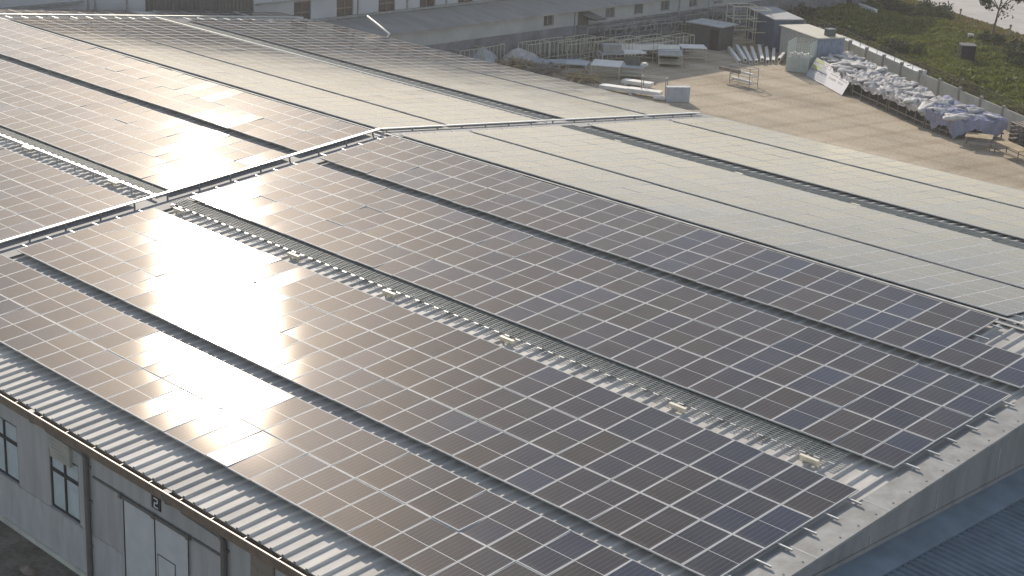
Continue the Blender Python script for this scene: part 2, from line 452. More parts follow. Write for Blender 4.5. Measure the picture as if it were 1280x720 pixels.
b.box(WX0 + .1, WX0 + .3, -5.5, 40.2, 0, 5.0); b.build('back_wall', M['gable_paint'], ware)
b = MB(); b.box(WX0, XG, 40.0, 40.2, 0, 4.9); b.build('rear_wall', M['wall_paint'], ware)
# front wall with true openings
YW = -5.55
b = MB()
ZW = 4.78
ops = [(-24.0, -22.3, 1.62, 3.55), (-20.42, -18.8, 1.62, 3.50), (-16.35, -13.2, 0.0, 3.42)]
xs = [WX0 + .1] + [o for q in ops for o in q[:2]] + [XG]
for k in range(0, len(xs), 2):
    b.box(xs[k], xs[k + 1], YW, YW + .22, 1.57, ZW)
for (x0, x1, z0, z1) in ops:
    if z0 > 1.57: b.box(x0, x1, YW, YW + .22, 1.57, z0)
    b.box(x0, x1, YW, YW + .22, z1, ZW)
b.build('front_wall', M['wall_paint'], ware)
b = MB()
b.box(WX0 + .1, -16.35, YW - .03, YW + .22, 0.16, 1.568); b.box(-13.2, XG, YW - .03, YW + .22, 0.16, 1.568)
b.build('dado', M['dado_paint'], ware)
b = MB(); b.box(WX0 + .1, -16.35, YW - .12, YW + .1, 0, .158); b.box(-13.2, XG, YW - .12, YW + .1, 0, .158)
b.build('plinth', M['fence_wall'], ware)
b = MB(); b.box(-17.95, -16.5, YW - .05, YW - .002, 3.44, 3.5); b.box(-13.0, -11.6, YW - .05, YW - .002, 3.44, 3.5)
b.build('wall_ledge', M['pipe_grey'], ware)
b = MB(); b.box(-10.4, -9.45, YW - .06, YW - .004, 0.16, 4.7); b.build('wall_panel', M['brown_panel'], ware)
b = MB(); b.box(-20.2, -19.08, YW - .1, YW - .004, 3.36, 4.24)
for k in range(7): b.box(-20.16, -19.12, YW - .115, YW - .1, 3.42 + k * .115, 3.47 + k * .115)
b.build('louver', M['louver'], ware)
def window(x0, x1, z0, z1):
    f = MB(); t = .07
    y0, y1 = YW + .03, YW + .10
    f.box(x0, x0 + t, y0, y1, z0, z1); f.box(x1 - t, x1, y0, y1, z0, z1)
    f.box(x0 + t, x1 - t, y0, y1, z0, z0 + t); f.box(x0 + t, x1 - t, y0, y1, z1 - t, z1)
    zt = z0 + (z1 - z0) * .66; xm = (x0 + x1) / 2
    f.box(x0 + t, x1 - t, y0 - .01, y1, zt - .05, zt + .06)
    f.box(xm - .045, xm + .045, y0 - .005, y1, z0 + t, zt - .05); f.box(xm - .045, xm + .045, y0 - .005, y1, zt + .06, z1 - t)
    wf = f.build('window', M['dark_frame'], ware)
    g = MB(); g.box(x0 + t, x1 - t, y0 + .03, y0 + .045, z0 + t, z1 - t); g.build('pane', M['pane'], wf)
    s_ = MB(); s_.box(x0 - .05, x1 + .05, YW - .06, YW + .03, z0 - .06, z0 - .002); s_.build('sill', M['wall_paint'], wf)
for o in ops[:2]: window(*o)
d = MB(); d.box(-16.35, -14.82, YW - .04, YW + .02, .03, 3.40); d.box(-14.78, -13.2, YW - .04, YW + .02, .03, 3.40)
door = d.build('sliding_door', M['door_paint'], ware)
d = MB(); d.box(-16.5, -13.05, YW - .1, YW - .045, 3.405, 3.50)
for x in (-16.42, -14.8, -13.15): d.box(x - .07, x + .07, YW - .13, YW - .1, 3.39, 3.54)
d.build('door_rail', M['pipe_grey'], door)
d = MB()
for x in (-16.37, -14.82, -13.22): d.box(x, x + .04, YW - .055, YW - .041, .03, 3.4)
d.build('door_edge', M['dark_frame'], door)
d = MB(); d.box(-14.66, -13.86, YW - .052, YW - .041, .2, 2.32)
wk = d.build('wicket_door', M['door_paint'], door)
d = MB()
d.box(-14.69, -14.66, YW - .056, YW - .042, .2, 2.35); d.box(-13.86, -13.83, YW - .056, YW - .042, .2, 2.35); d.box(-14.66, -13.86, YW - .056, YW - .042, 2.32, 2.35)
d.box(-13.98, -13.9, YW - .1, YW - .053, 1.2, 1.28)
d.build('door_trim', M['pipe_grey'], door)
# number plate reading 2
d = MB(); d.box(-14.95, -14.52, YW - .03, YW - .004, 3.66, 4.14); pl = d.build('number_plate', M['sign_navy'], ware)
d = MB()
for x0, x1, z0, z1 in ((.12, .30, .30, .335), (.27, .31, .20, .30), (.14, .27, .17, .205), (.12, .16, .08, .17), (.12, .32, .045, .08)):
    d.box(-14.95 + x0, -14.95 + x1, YW - .036, YW - .031, 3.66 + z0, 3.66 + z1)
for x0 in (.07, .14, .25, .32): d.box(-14.95 + x0, -14.95 + x0 + .05, YW - .036, YW - .031, 4.05, 4.09)
d.build('numeral', M['sign_white'], pl)
# gutter and pipes
g = MB()
g.box(WX0, 1.1, VE - .16, VE - .02, WR - .31, WR - .25, near)
g.box(WX0, 1.1, VE - .18, VE - .16, WR - .31, WR - .03, near)
g.box(WX0, 1.1, VE - .02, VE, WR - .31, WR - .06, near)
gut = g.build('gutter', M['gutter'], ware)
g = MB(); g.box(WX0, 1.1, VE - .195, VE - .155, WR - .028, WR + .005, near); g.build('gutter_lip', M['gutter_lip'], gut)
for x in np.arange(WX0 + .3, 1, 1.41):
    g = MB(); g.box(x, x + .03, VE - .155, VE - .005, WR - .03, WR - .02, near); g.build('strap', M['gutter_lip'], gut)
for xo, xd in ((-20.45, -18.18), (-13.5, -11.5)):
    g = MB(); r_ = .085
    yp = YW - .11
    ye = VE * CP - .08
    g.tube([(xo, ye, 4.75), (xo, ye, 4.5), (xo + .04, yp, 4.28), (xo + .2, yp, 4.18), (xd - .12, yp, 4.12), (xd, yp, 4.0), (xd, yp, 0.05)], r_, 8)
    dp = g.build('downpipe', M['pipe_grey'], ware, smooth=False)
    for z in (1.2, 2.6, 3.7):
        g = MB(); g.box(xd - .12, xd + .12, yp - .02, YW, z, z + .06); g.build('clamp', M['pipe_grey'], dp)
    g = MB(); g.box(xo - .13, xo + .13, ye - .07, ye + .1, 4.62, 4.8); g.build('outlet', M['pipe_grey'], dp)

# lower building against the gable
low = thing('lean_to_building', 'lower building with dark blue ribbed metal roof against the gable wall', 'building', (1.2, 12, 0))
b = MB()
lz = lambda x, y: 4.92 - (x - 1.2) * math.tan(R(4.0)) + 0.0 * y
y = -14.0
while y < 44:
    pr = [(y, 0), (y + .15, 0), (y + .18, .055), (y + .215, .055), (y + .25, 0)]
    for (ya, wa), (yb, wb) in zip(pr, pr[1:]):
        b.quad((1.3, ya, lz(1.3, ya) + wa), (26, ya, lz(26, ya) + wa), (26, yb, lz(26, yb) + wb), (1.3, yb, lz(1.3, yb) + wb))
    y += .25
b.build('roof', M['blue_roof'], low)
b = MB(); b.box(25.4, 25.7, -14, 44, 0, lz(25.7, 0) - .03); b.box(1.35, 25.4, -13.8, -13.5, 0, lz(25.7, 0) - .03); b.box(1.35, 25.4, 43.5, 43.8, 0, lz(25.7, 0) - .03); b.build('wall', M['gable_paint'], low)
b = MB(); b.quad((.99, -14, 5.18), (1.75, -14, 4.96), (1.75, 44, 4.96), (.99, 44, 5.18)); b.quad((1.75, -14, 4.96), (1.75, -14, 4.90), (1.75, 44, 4.90), (1.75, 44, 4.96))
b.build('flashing', M['blue_roof'], low)
b = MB(); b.box(.983, 1.02, -14, 40, 5.18, 5.30); b.build('flashing_bar', M['gable_paint'], low)

# ------------------------------------------------------------------ solar panels
MW, ML, G = 0.993, 1.934, 0.0       # module size; pitch 1.0 x 1.941
PITCH_L = 1.9409
FR, EDGE, MID = 0.023, 0.010, 0.018
BANKS = []  # (side, section, name, a0, rows, x_right(list per row), ncols)
near_off = [(-4.473, 2), (0.0, 3), (7.416, 3), (13.828, 2)]
far_off = [(0.20, 2), (4.36, 3), (12.2, 3), (18.36, 2)]
panels = []                         # dict(side, sec, bank, row, col, x0, a0)
for bi, (a0, rows) in enumerate(near_off):
    for r_ in range(rows):
        c0 = 3 if (bi == 3 and r_ == 1) else 0
        for c in range(c0, 32): panels.append(('near', 'R', bi, r_, c, -1.0 - c, a0 + r_ * PITCH_L))
        for c in range(0, 32): panels.append(('near', 'L', bi, r_, c, -34.35 - c, a0 + r_ * PITCH_L))
        for c in range(0, 2): panels.append(('near', 'E', bi, r_, c, -68.1 - c, a0 + r_ * PITCH_L))
for bi, (a0, rows) in enumerate(far_off):
    for r_ in range(rows):
        c0 = 3 if (bi == 0 and r_ == 0) else (2 if bi == 0 else 0)
        for c in range(c0, 32): panels.append(('far', 'R', bi, r_, c, -1.0 - c, a0 + r_ * PITCH_L))
        for c in range(0, 32): panels.append(('far', 'L', bi, r_, c, -34.35 - c, a0 + r_ * PITCH_L))
        for c in range(0, 2): panels.append(('far', 'E', bi, r_, c, -68.1 - c, a0 + r_ * PITCH_L))
CR = Matrix(CAM_ROT); CRI = CR.transposed(); CL = Vector(CAM_LOC); FPX = 2105.82
def project(p):
    d = CRI @ (Vector(p) - CL)
    return (640 - FPX * d.x / d.z, 360 + FPX * d.y / d.z)
def shown(pn):                      # how large a panel shows in the photo
    T = near if pn[0] == 'near' else far
    q = [project(T(pn[5] + a, pn[6] + c)) for a, c in ((0, 0), (MW, 0), (MW, ML), (0, ML))]
    cx = sum(p_[0] for p_ in q) / 4; cy = sum(p_[1] for p_ in q) / 4
    ar = abs(sum(q[i][0] * q[(i + 1) % 4][1] - q[(i + 1) % 4][0] * q[i][1] for i in range(4))) / 2
    xa, xb = min(p_[0] for p_ in q), max(p_[0] for p_ in q); ya, yb = min(p_[1] for p_ in q), max(p_[1] for p_ in q)
    fx = max(0, min(xb, 1280) - max(xa, 0)) / (xb - xa); fy = max(0, min(yb, 720) - max(ya, 0)) / (yb - ya)
    return ar * fx * fy
panels.sort(key=shown, reverse=True)
hero, rest = panels[:300], panels[300:]

def module_faces(tints):
    """local faces of one module: lists of (quad, uv, tint) for frame, backsheet, two cell halves; x across, y up the slope, top at z = 0"""
    fr = []
    T0, T1 = 0.002, -0.038
    for (x0, x1, y0, y1) in ((0, MW, 0, FR), (0, MW, ML - FR, ML), (0, FR, FR, ML - FR), (MW - FR, MW, FR, ML - FR)):
        fr.append(((x0, y0, T0), (x1, y0, T0), (x1, y1, T0), (x0, y1, T0)))
    fr += [((0, 0, T1), (MW, 0, T1), (MW, 0, T0), (0, 0, T0)), ((MW, 0, T1), (MW, ML, T1), (MW, ML, T0), (MW, 0, T0)),
           ((MW, ML, T1), (0, ML, T1), (0, ML, T0), (MW, ML, T0)), ((0, ML, T1), (0, 0, T1), (0, 0, T0), (0, ML, T0)),
           ((0, 0, T1), (0, ML, T1), (MW, ML, T1), (MW, 0, T1))]
    a, z = FR, -0.001
    e = FR + EDGE; ym0, ym1 = ML / 2 - MID / 2, ML / 2 + MID / 2
    bs = []
    for (x0, x1, y0, y1) in ((a, MW - a, a, e), (a, MW - a, ML - e, ML - a), (a, e, e, ML - e), (MW - e, MW - a, e, ML - e), (e, MW - e, ym0, ym1)):
        bs.append(((x0, y0, z), (x1, y0, z), (x1, y1, z), (x0, y1, z)))
    halves = []
    for y0, y1 in ((e, ym0), (ym1, ML - e)):
        halves.append(((e, y0, z), (MW - e, y0, z), (MW - e, y1, z), (e, y1, z)))
    return fr, bs, halves
FRQ, BSQ, HFQ = module_faces(None)
def qmesh(name, quads, m, tints=None):
    me = bpy.data.meshes.new(name)
    v = [p_ for q in quads for p_ in q]
    me.from_pydata(v, [], [tuple(range(4 * i, 4 * i + 4)) for i in range(len(quads))])
    me.materials.append(m)
    if tints is not None: add_uv_tint(me, quads, tints)
    return me
def add_uv_tint(me, quads, tints, uvq=None):
    uv = me.uv_layers.new(name='UVMap')
    uvq = uvq if uvq is not None else quads
    arr = np.array([(p_[0], p_[1]) for q in uvq for p_ in q], dtype=np.float32).ravel()
    uv.data.foreach_set('uv', arr)
    at = me.attributes.new('tint', 'FLOAT', 'FACE')
    at.data.foreach_set('value', np.array(tints, dtype=np.float32))
ME_FRAME = qmesh('panel_frame', FRQ, M['frame_alu'])
ME_BACK = qmesh('panel_backsheet', BSQ, M['backsheet'])
TL = [0.02, 0.12, 0.22, 0.32, 0.4, 0.48, 0.56, 0.66, 0.78, 0.9, 1.0]
ME_HALF = [[qmesh('panel_half_cells', [HFQ[h]], M['cells'], [t]) for t in TL] for h in (0, 1)]
prng = random.Random(21)
def pick_tint(pn):
    # soft patches of bluer modules, module to module scatter, and a viewing-angle blue painted in towards the gable
    s = math.sin(pn[5] * .37 + pn[6] * .21) * math.sin(pn[6] * .5 - pn[5] * .13 + 1.3)
    base = prng.random()
    if base < .30 + .28 * s + .08 * max(0, min(1, (pn[5] + 20) / 20)): t = prng.uniform(.55, .97)
    else: t = max(0, min(.6, prng.gauss(.34 + .1 * s + .12 * max(0, min(1, (pn[5] + 20) / 20)), .2)))
    t2 = t + prng.gauss(-.12, .14)
    return t2, t                     # lower half, upper half
NAME_ROW = {2: ('lower', 'upper'), 3: ('lower', 'middle', 'upper')}
NAME_BANK = ('along the eave', 'below the walkway', 'above the walkway', 'beside the ridge')
nrows = {('near', i): r_ for i, (_, r_) in enumerate(near_off)}
nrows.update({('far', i): r_ for i, (_, r_) in enumerate(far_off)})
def frame_matrix(pn):
    T = near if pn[0] == 'near' else far
    o = T(pn[5], pn[6]); ex = (T(pn[5] + 1, pn[6]) - o); ey = (T(pn[5], pn[6] + 1) - o); ez = ex.cross(ey)
    mtx = Matrix((ex, ey, ez)).transposed().to_4x4()
    mtx.translation = o
    k_ = 1.0 if pn[0] == 'near' else .35
    tx, ty = prng.gauss(0, TILT) * k_, prng.gauss(0, TILT * .45) * k_
    c = Vector((MW / 2, ML / 2, 0))
    return mtx @ Matrix.Translation(c) @ Matrix.Rotation(tx, 4, 'X') @ Matrix.Rotation(ty, 4, 'Y') @ Matrix.Translation(-c)
TILT = R(0.42)
for pn in hero:
    tl, tu = pick_tint(pn)
    il = min(range(len(TL)), key=lambda k: abs(TL[k] - tl)); iu = min(range(len(TL)), key=lambda k: abs(TL[k] - tu))
    tone = 'bluish' if tu > .7 else ('brownish' if tu < .1 else 'dark')
    rown = NAME_ROW[nrows[(pn[0], pn[2])]][pn[3]]
    endn = 'gable end' if pn[1] == 'R' else 'cable tray'
    cnt = pn[4] + 1
    if pn[2] == 3 and pn[3] == 1 and pn[1] == 'R': cnt = pn[4] - 2
    lab = '%s solar panel, %s from the %s in the %s row %s' % (tone, ordw(cnt), endn, rown, NAME_BANK[pn[2]])
    if pn[1] == 'L': lab = '%s solar panel, %s left of the tray in the %s row %s' % (tone, ordw(cnt), rown, NAME_BANK[pn[2]])
    if pn[0] == 'far': lab = '%s solar panel on the far slope, %s from gable in %s row' % (tone, ordw(cnt), rown)
    root = bpy.data.objects.new('solar_panel', None); root.empty_display_size = .2
    COL.objects.link(root); root.matrix_world = frame_matrix(pn)
    tag(root, lab, 'solar panel', 'solar panels in rows on the warehouse roof')
    for nm, me in (('frame', ME_FRAME), ('backsheet', ME_BACK), ('half_cell_sheet', ME_HALF[0][il]), ('half_cell_sheet', ME_HALF[1][iu])):
        o = bpy.data.objects.new(nm, me); COL.objects.link(o); o.parent = root
# the other, smaller showing panels as one object
allq = FRQ + BSQ + HFQ
nq = len(allq)
base = np.array([p_ for q in allq for p_ in q]).reshape(-1, 3)
V = []; tint = []; mi = []
for pn in rest:
    mtx = np.array(frame_matrix(pn)); V.append(base @ mtx[:3, :3].T + mtx[:3, 3])
    tl, tu = pick_tint(pn)
    tint += [0] * (nq - 2) + [tl, tu]
    mi += [0] * len(FRQ) + [1] * len(BSQ) + [2, 2]
V = np.concatenate(V); nf = len(V) // 4
me = bpy.data.meshes.new('solar_panel_field')
me.vertices.add(len(V)); me.vertices.foreach_set('co', V.astype(np.float32).ravel())
me.loops.add(len(V)); me.loops.foreach_set('vertex_index', np.arange(len(V), dtype=np.int32))
me.polygons.add(nf); me.polygons.foreach_set('loop_start', np.arange(0, 4 * nf, 4, dtype=np.int32))
me.update(calc_edges=True)
for k in ('frame_alu', 'backsheet', 'cells'): me.materials.append(M[k])
me.polygons.foreach_set('material_index', np.array(mi, dtype=np.int32))
uv = me.uv_layers.new(name='UVMap')
uv.data.foreach_set('uv', np.tile(base[:, :2].astype(np.float32).ravel(), len(rest)))
at = me.attributes.new('tint', 'FLOAT', 'FACE'); at.data.foreach_set('value', np.array(tint, dtype=np.float32))
o = bpy.data.objects.new('solar_panel_field', me); COL.objects.link(o)
tag(o, 'remaining rows of dark solar panels farther off on both roof slopes', 'solar panels', kind='stuff')

# mounting rails under the near right hand panels (their ends stick out at the gable and the tray)
def rail_mb(b, T, xa, xb, a):
    b.box(xa, xb, a - .022, a + .022, -.092, -.04, T)
    for x in np.arange(xa + .25, xb - .1, 1.41):
        b.box(x, x + .05, a - .03, a + .03, WR + .06, -.092, T)
for bi, (a0, rows) in enumerate(near_off):
    for r_ in range(rows):
        for s_, fpos in enumerate((.24, .76)):
            b = MB(); a = a0 + r_ * PITCH_L + fpos * ML
            xe = 0.44 + prng.uniform(-.06, .1)
            if bi == 3 and r_ == 1: xe -= 3
            rail_mb(b, near, -32.42 + prng.uniform(-.05, .12), xe, a)
            o = b.build('mounting_rail', M['rail_alu'])
            tag(o, 'metal rail ending past the panels, %s edge of the %s row %s' % (('lower', 'upper')[s_], NAME_ROW[rows][r_], NAME_BANK[bi]), 'rail', 'mounting rails under the near solar panels')
b = MB()
for bi, (a0, rows) in enumerate(near_off):
    for r_ in range(rows):
        for fpos in (.24, .76):
            for xa, xb in ((-66.4, -33.3), (-69.3, -67.0)): rail_mb(b, near, xa, xb, a0 + r_ * PITCH_L + fpos * ML)
for bi, (a0, rows) in enumerate(far_off):
    for r_ in range(rows):
        for fpos in (.24, .76):
            xe = -2.7 if (bi == 0 and r_ == 0) else (-1.7 if bi == 0 else .4)
            for xa, xb in ((-32.35, xe), (-66.4, -33.3), (-69.3, -67.0)): rail_mb(b, far, xa, xb, a0 + r_ * PITCH_L + fpos * ML)
tag(b.build('mounting_rail_field', M['rail_alu']), 'rails hidden under the farther solar panels', 'rails', kind='stuff')

# ------------------------------------------------------------------ cable trays, walkways
def tray(xc, label, v0, hw, zt):
    t = thing('cable_tray', label, 'cable tray', near(xc, v0, WR))
    b = MB()
    b.box(xc - hw, xc + hw, v0, VR + .02, zt - .045, zt, near); b.box(xc - hw, xc + hw, -.02, 22.2, zt - .045, zt, far)
    b.build('tray', M['alu'], t)
    for T, va, vb in ((near, v0 + .3, VR), (far, .4, 21.8)):
        for v in np.arange(va, vb, 1.5):
            b = MB(); b.box(xc - .03, xc + .03, v, v + .05, WR + .0, zt - .045, T); b.build('support', M['galv'], t)
    return t
tray(-33.08, 'bright metal cable tray crossing the roof from eave to ridge and over', -5.2, .075, .05)
tray(-66.7, 'pale cable tray crossing the roof near its far left end', -5.2, .05, .03)
def walkway(T, xa, xb, a0, a1, label):
    t = thing('walkway', label, 'walkway', T(xa, a0, WR))
    w0 = -.10
    b = MB()
    for a in np.linspace(a0, a1, 7): b.box(xa, xb, a - .007, a + .007, w0, w0 + .03, T)
    x = xa
    while x <= xb: b.box(x - .006, x + .006, a0, a1, w0 + .004, w0 + .026, T); x += .24
    b.build('grating', M['galv'], t)
    for x in np.arange(xa + .3, xb, 1.41):
        b = MB(); b.box(x - .03, x + .03, a0, a1, WR + .06, w0 - .002, T); b.build('support', M['galv'], t)
    if T is near:
        for x in np.arange(xa + .2, xb - .1, .47):
            b = MB(); b.box(x, x + .2, a0 - .07, a0 - .012, w0, w0 + .012, T); b.build('edge_clip', M['alu'], t)
walkway(near, -32.3, -1.35, 6.72, 7.36, 'long steel grating walkway between the middle panel banks, right of the tray')
walkway(near, -66.3, -33.5, 6.95, 7.36, 'long grating walkway between panel banks, left of the bright cross tray')
walkway(far, -32.3, -0.6, 10.7, 11.5, 'grating walkway on the far slope, right of the cross tray')
walkway(far, -66.3, -33.5, 10.9, 11.6, 'grating walkway on the far slope, left of the cross tray')
b = MB(); b.box(-66.4, -33.2, 6.63, 6.73, -.06, .0, near)
for x in np.arange(-66, -33.4, 1.41): b.box(x, x + .05, 6.64, 6.72, WR, -.06, near)
tag(b.build('cable_tray', M['alu']), 'bright white tray along the left walkway, meeting the cross tray', 'cable tray')
b = MB(); b.box(-66.4, -33.2, 10.58, 10.64, -.06, -.01, far)
for x in np.arange(-66, -33.4, 1.41): b.box(x, x + .05, 10.59, 10.63, WR, -.06, far)
tag(b.build('cable_tray', M['alu']), 'pale tray along the far slope walkway near the distant factory', 'cable tray')
brx = [-31.3, -24.2, -19.05, -13.45, -6.55, -2.0]
for k, x in enumerate(brx):
    b = MB(); b.box(x - .27, x + .27, 6.38, 6.52, -.15, -.06, near); b.box(x - .3, x + .3, 6.40, 6.50, -.06, -.045, near)
    for dx in (-.2, .2): b.box(x + dx - .02, x + dx + .02, 6.42, 6.48, WR + .0, -.15, near)
    tag(b.build('junction_box', M['cream']), 'cream box below the grating walkway, %s from the gable end' % ordw(len(brx) - k), 'junction box', 'cream boxes along the walkway')
for k, x in enumerate((-28.6, -21.6, -15.6, -9.6, -5.0)):
    b = MB(); b.box(x - .2, x + .2, 11.0 - .5, 11.14 - .5, -.12, -.05, far); b.box(x - .02, x + .02, 10.54, 10.6, WR, -.12, far)
    tag(b.build('junction_box', M['cream']), 'small pale box beside the far slope walkway, %s from the gable end' % ordw(5 - k), 'junction box', 'cream boxes on the far slope')
for k, x in enumerate((-42.7, -36.0)):
    b = MB(); b.box(x - .35, x + .35, 6.44, 6.58, -.06, .0, near); b.box(x - .02, x + .02, 6.5, 6.54, WR, -.06, near)
    tag(b.build('junction_box', M['cream']), 'cream box on the left walkway tray, %s the bright cross tray' % ('farther from', 'closer to')[k], 'junction box', 'cream boxes on the left walkway')

exec_marker = 0
# ------------------------------------------------------------------ factory behind the yard
XA, XM = -68.0, -72.3
fac = thing('factory_building', 'pale factory behind the yard with tall dark windows above a low side aisle', 'building', (XM, 60, 0))
mw = [(43.6, 45.1), (47.4, 48.95), (51.3, 52.9), (55.3, 56.9), (59.2, 60.8), (63.2, 64.8), (67.2, 68.8), (71.2, 72.8), (75.2, 76.8)]
b = MB()
ys = [10.0, 31.6, 40.2] + [q for w_ in mw for q in w_] + [112.0]
b.box(XM - .3, XM, 10, 31.6, 0, 9)
b.box(XM - .3, XM, 31.6, 40.2, 6.4, 9)
segs = [40.2] + [q for w_ in mw for q in w_] + [112.0]
for k in range(0, len(segs), 2): b.box(XM - .3, XM, segs[k], segs[k + 1], 0, 9)
for y0, y1 in mw:
    b.box(XM - .3, XM, y0, y1, 0, 3.55); b.box(XM - .3, XM, y0, y1, 6.6, 9)
b.build('wall', M['white_factory'], fac)
b = MB(); b.quad((XM - 26, 8, 11.6), (XM + .5, 8, 8.9), (XM + .5, 113, 8.9), (XM - 26, 113, 11.6)); b.quad((XM - 26, 8, 11.5), (XM - 26, 113, 11.5), (XM + .5, 113, 8.8), (XM + .5, 8, 8.8))
b.build('roof', M['annex_roof'], fac)
b = MB(); b.box(XM - 26, XM - .3, 10, 10.3, 0, 8.8); b.box(XM - 26, XM - .3, 111.7, 112, 0, 8.8); b.build('end_wall', M['white_factory'], fac)
for y0, y1 in mw:
    f_ = MB(); f_.box(XM - .22, XM - .16, y0, y1, 3.55, 6.6)
    w_ = f_.build('window', M['dark_window'], fac)
    f_ = MB()
    for z in (3.55, 4.3, 5.05, 5.8, 6.53): f_.box(XM - .16, XM - .1, y0, y1, z, z + .07)
    for yy in (y0, (y0 + y1) / 2 - .03, y1 - .06): f_.box(XM - .158, XM - .102, yy, yy + .06, 3.62, 6.53)
    f_.build('frame', M['gutter'], w_)
f_ = MB()
y = 31.6
while y < 40.1: f_.box(XM - .25, XM - .15, y, y + .26, 0, 6.4); f_.box(XM - .22, XM - .18, y + .26, y + .3, 0, 6.4); y += .3
f_.build('shutter', M['dark_shutter'], fac)
f_ = MB()
for yy in (27.4, 27.9, 30.2): f_.box(XM + .002, XM + .09, yy, yy + .09, 2, 8.8)
for yy in (48.0 + .98, 53.7, 57.6): f_.box(XM + .002, XM + .1, yy + .3, yy + .4, 3.8, 8.8)
f_.box(XM + .002, XM + .3, 12, 27, 6.5, 6.62); f_.box(XM + .002, XM + .25, 40.3, 47, 5.2, 5.3); f_.box(XM + .002, XM + .25, 40.3, 112, 3.66, 3.8)
f_.build('conduit', M['grey_steel'], fac)
# low side aisle
ann = thing('side_aisle', 'low grey lean-to along the factory with small square windows facing the yard', 'building', (XA, 75, 0))
aw = [64.2, 71.2, 74.65, 77.95, 81.6, 85.0, 88.6]
b = MB()
YA0, YA1 = 42.5, 108.0
segs = [YA0] + [q for y in aw for q in (y, y + 1.1)] + [YA1]
for k in range(0, len(segs), 2): b.box(XA - .25, XA, segs[k], segs[k + 1], 0, 3.1)
for y in aw: b.box(XA - .25, XA, y, y + 1.1, 0, 2.15); b.box(XA - .25, XA, y, y + 1.1, 3.02, 3.1)
b.box(XM + .31, XA - .25, YA0, YA0 + .25, 0, 3.1); b.box(XM + .31, XA - .25, YA1 - .25, YA1, 0, 3.1)
b.build('wall', M['annex_wall'], ann)
b = MB(); b.quad((XM + .31, YA0, 3.62), (XA + .35, YA0, 3.18), (XA + .35, YA1, 3.18), (XM + .31, YA1, 3.62)); b.box(XA + .3, XA + .36, YA0, YA1, 3.06, 3.17)
b.build('roof', M['annex_roof'], ann)
b = MB(); b.box(XA + .001, XA + .02, YA0, YA1, 0, 1.95); b.build('dado', M['annex_dado'], ann)  # added dark backing band, standing in for the dense racks along the wall
for k, y in enumerate(aw):
    f_ = MB(); f_.box(XA - .2, XA - .17, y + .06, y + 1.04, 2.21, 2.96); w_ = f_.build('pane', M['dark_window'] if k == 0 else M['win_grey'], ann)
    f_ = MB()
    f_.box(XA - .17, XA - .08, y, y + .06, 2.15, 3.02); f_.box(XA - .17, XA - .08, y + 1.04, y + 1.1, 2.15, 3.02)
    f_.box(XA - .17, XA - .08, y + .06, y + 1.04, 2.15, 2.21); f_.box(XA - .17, XA - .08, y + .06, y + 1.04, 2.96, 3.02); f_.box(XA - .168, XA - .1, y + .52, y + .58, 2.21, 2.96)
    f_.build('window_frame', M['grey_steel'], ann)
b = MB(); b.box(XA + .005, XA + .03, 68.0, 69.2, 1.9, 2.95); b.box(XA + .03, XA + 1.1, 68.9, 70.1, 2.35, 2.45); b.quad((XA + .03, 67.9, 2.95), (XA + 1.1, 68.9, 2.42), (XA + 1.1, 70.1, 2.42), (XA + .03, 69.2, 2.95)); b.quad((XA + .03, 67.9, 2.93), (XA + .03, 69.2, 2.93), (XA + 1.1, 70.1, 2.4), (XA + 1.1, 68.9, 2.4))
b.build('awning', M['dark_shutter'], ann)
for y in (67.6, 80.2): b = MB(); b.box(XA + .022, XA + .11, y, y + .1, 0, 3.1); b.build('downpipe', M['grey_steel'], ann)
b = MB(); b.tube([(-60.0, 40.9, 4.3), (-60.0, 41.74, 5.05), (-62.5, 41.97, 5.78)], .06, 8); b.bar((-60, 41.0, 4.32), (-60, 40.2, 4.32), .08)
tag(b.build('vent_pole', M['white_beam'], smooth=True), 'slanting white pole rising beyond the roof edge in front of the factory', 'pole')

# ------------------------------------------------------------------ yard: fence, cabins, container
def fdir(): 
    d = Vector((1, -0.575, 0)).normalized(); return d, Vector((-d.y, d.x, 0))
FD, FN = fdir()
def fp(s, off=0, z=0):               # s metres along the fence from x=-66
    return Vector((-66, fence_y(-66), z)) + FD * s + FN * off
fe = thing('fence_wall', 'long low concrete fence wall with posts along the green verge', 'fence', fp(20))
b = MB()
def FT(s, o_, z): return fp(s, o_, z)
for k in range(18):
    s0 = k * 2.9
    b.box(s0 + .1, s0 + 2.8, -.04, .04, 0, 1.32 + .04 * math.sin(k * 2.1), FT)
b.build('wall_panel', M['fence_wall'], fe)
b = MB()
for k in range(19): b.box(k * 2.9 - .1, k * 2.9 + .1, -.1, .1, 0, 1.5, FT)
b.build('post', M['fence_post'], fe)
b = MB()
for k in range(36):
    b.bar(fp(k * 1.45, .12, 1.2), fp(k * 1.45, .2, 2.05), .035)
for z in (1.55, 1.8, 2.02): b.bar(fp(0, .15, z), fp(52, .15, z), .018)
for k in range(260): b.bar(fp(k * .2, .15, 1.4), fp(k * .2 + .3, .17, 2.02), .009)
b.build('wire_rail', M['wire'], fe)
b = MB()
for k in range(7): b.box(8.6 + k * 2.1, 8.6 + k * 2.1 + 2.07, 1.0, 2.1, 0, .85, FT)
tag(b.build('white_wall', M['white_block']), 'long low white slab just behind the grey fence wall', 'wall')

def corr(b, T, x0, x1, y, z0, z1, out, n_):   # corrugated face along x
    for k in range(n_):
        a0 = x0 + (x1 - x0) * k / n_; a1 = x0 + (x1 - x0) * (k + .5) / n_
        b.box(a0, a1, min(y, y + out), max(y, y + out), z0, z1, T)
def oriented(o_, ang):
    c, s_ = math.cos(ang), math.sin(ang)
    return lambda x, y, z: Vector((o_[0] + c * x - s_ * y, o_[1] + s_ * x + c * y, z))
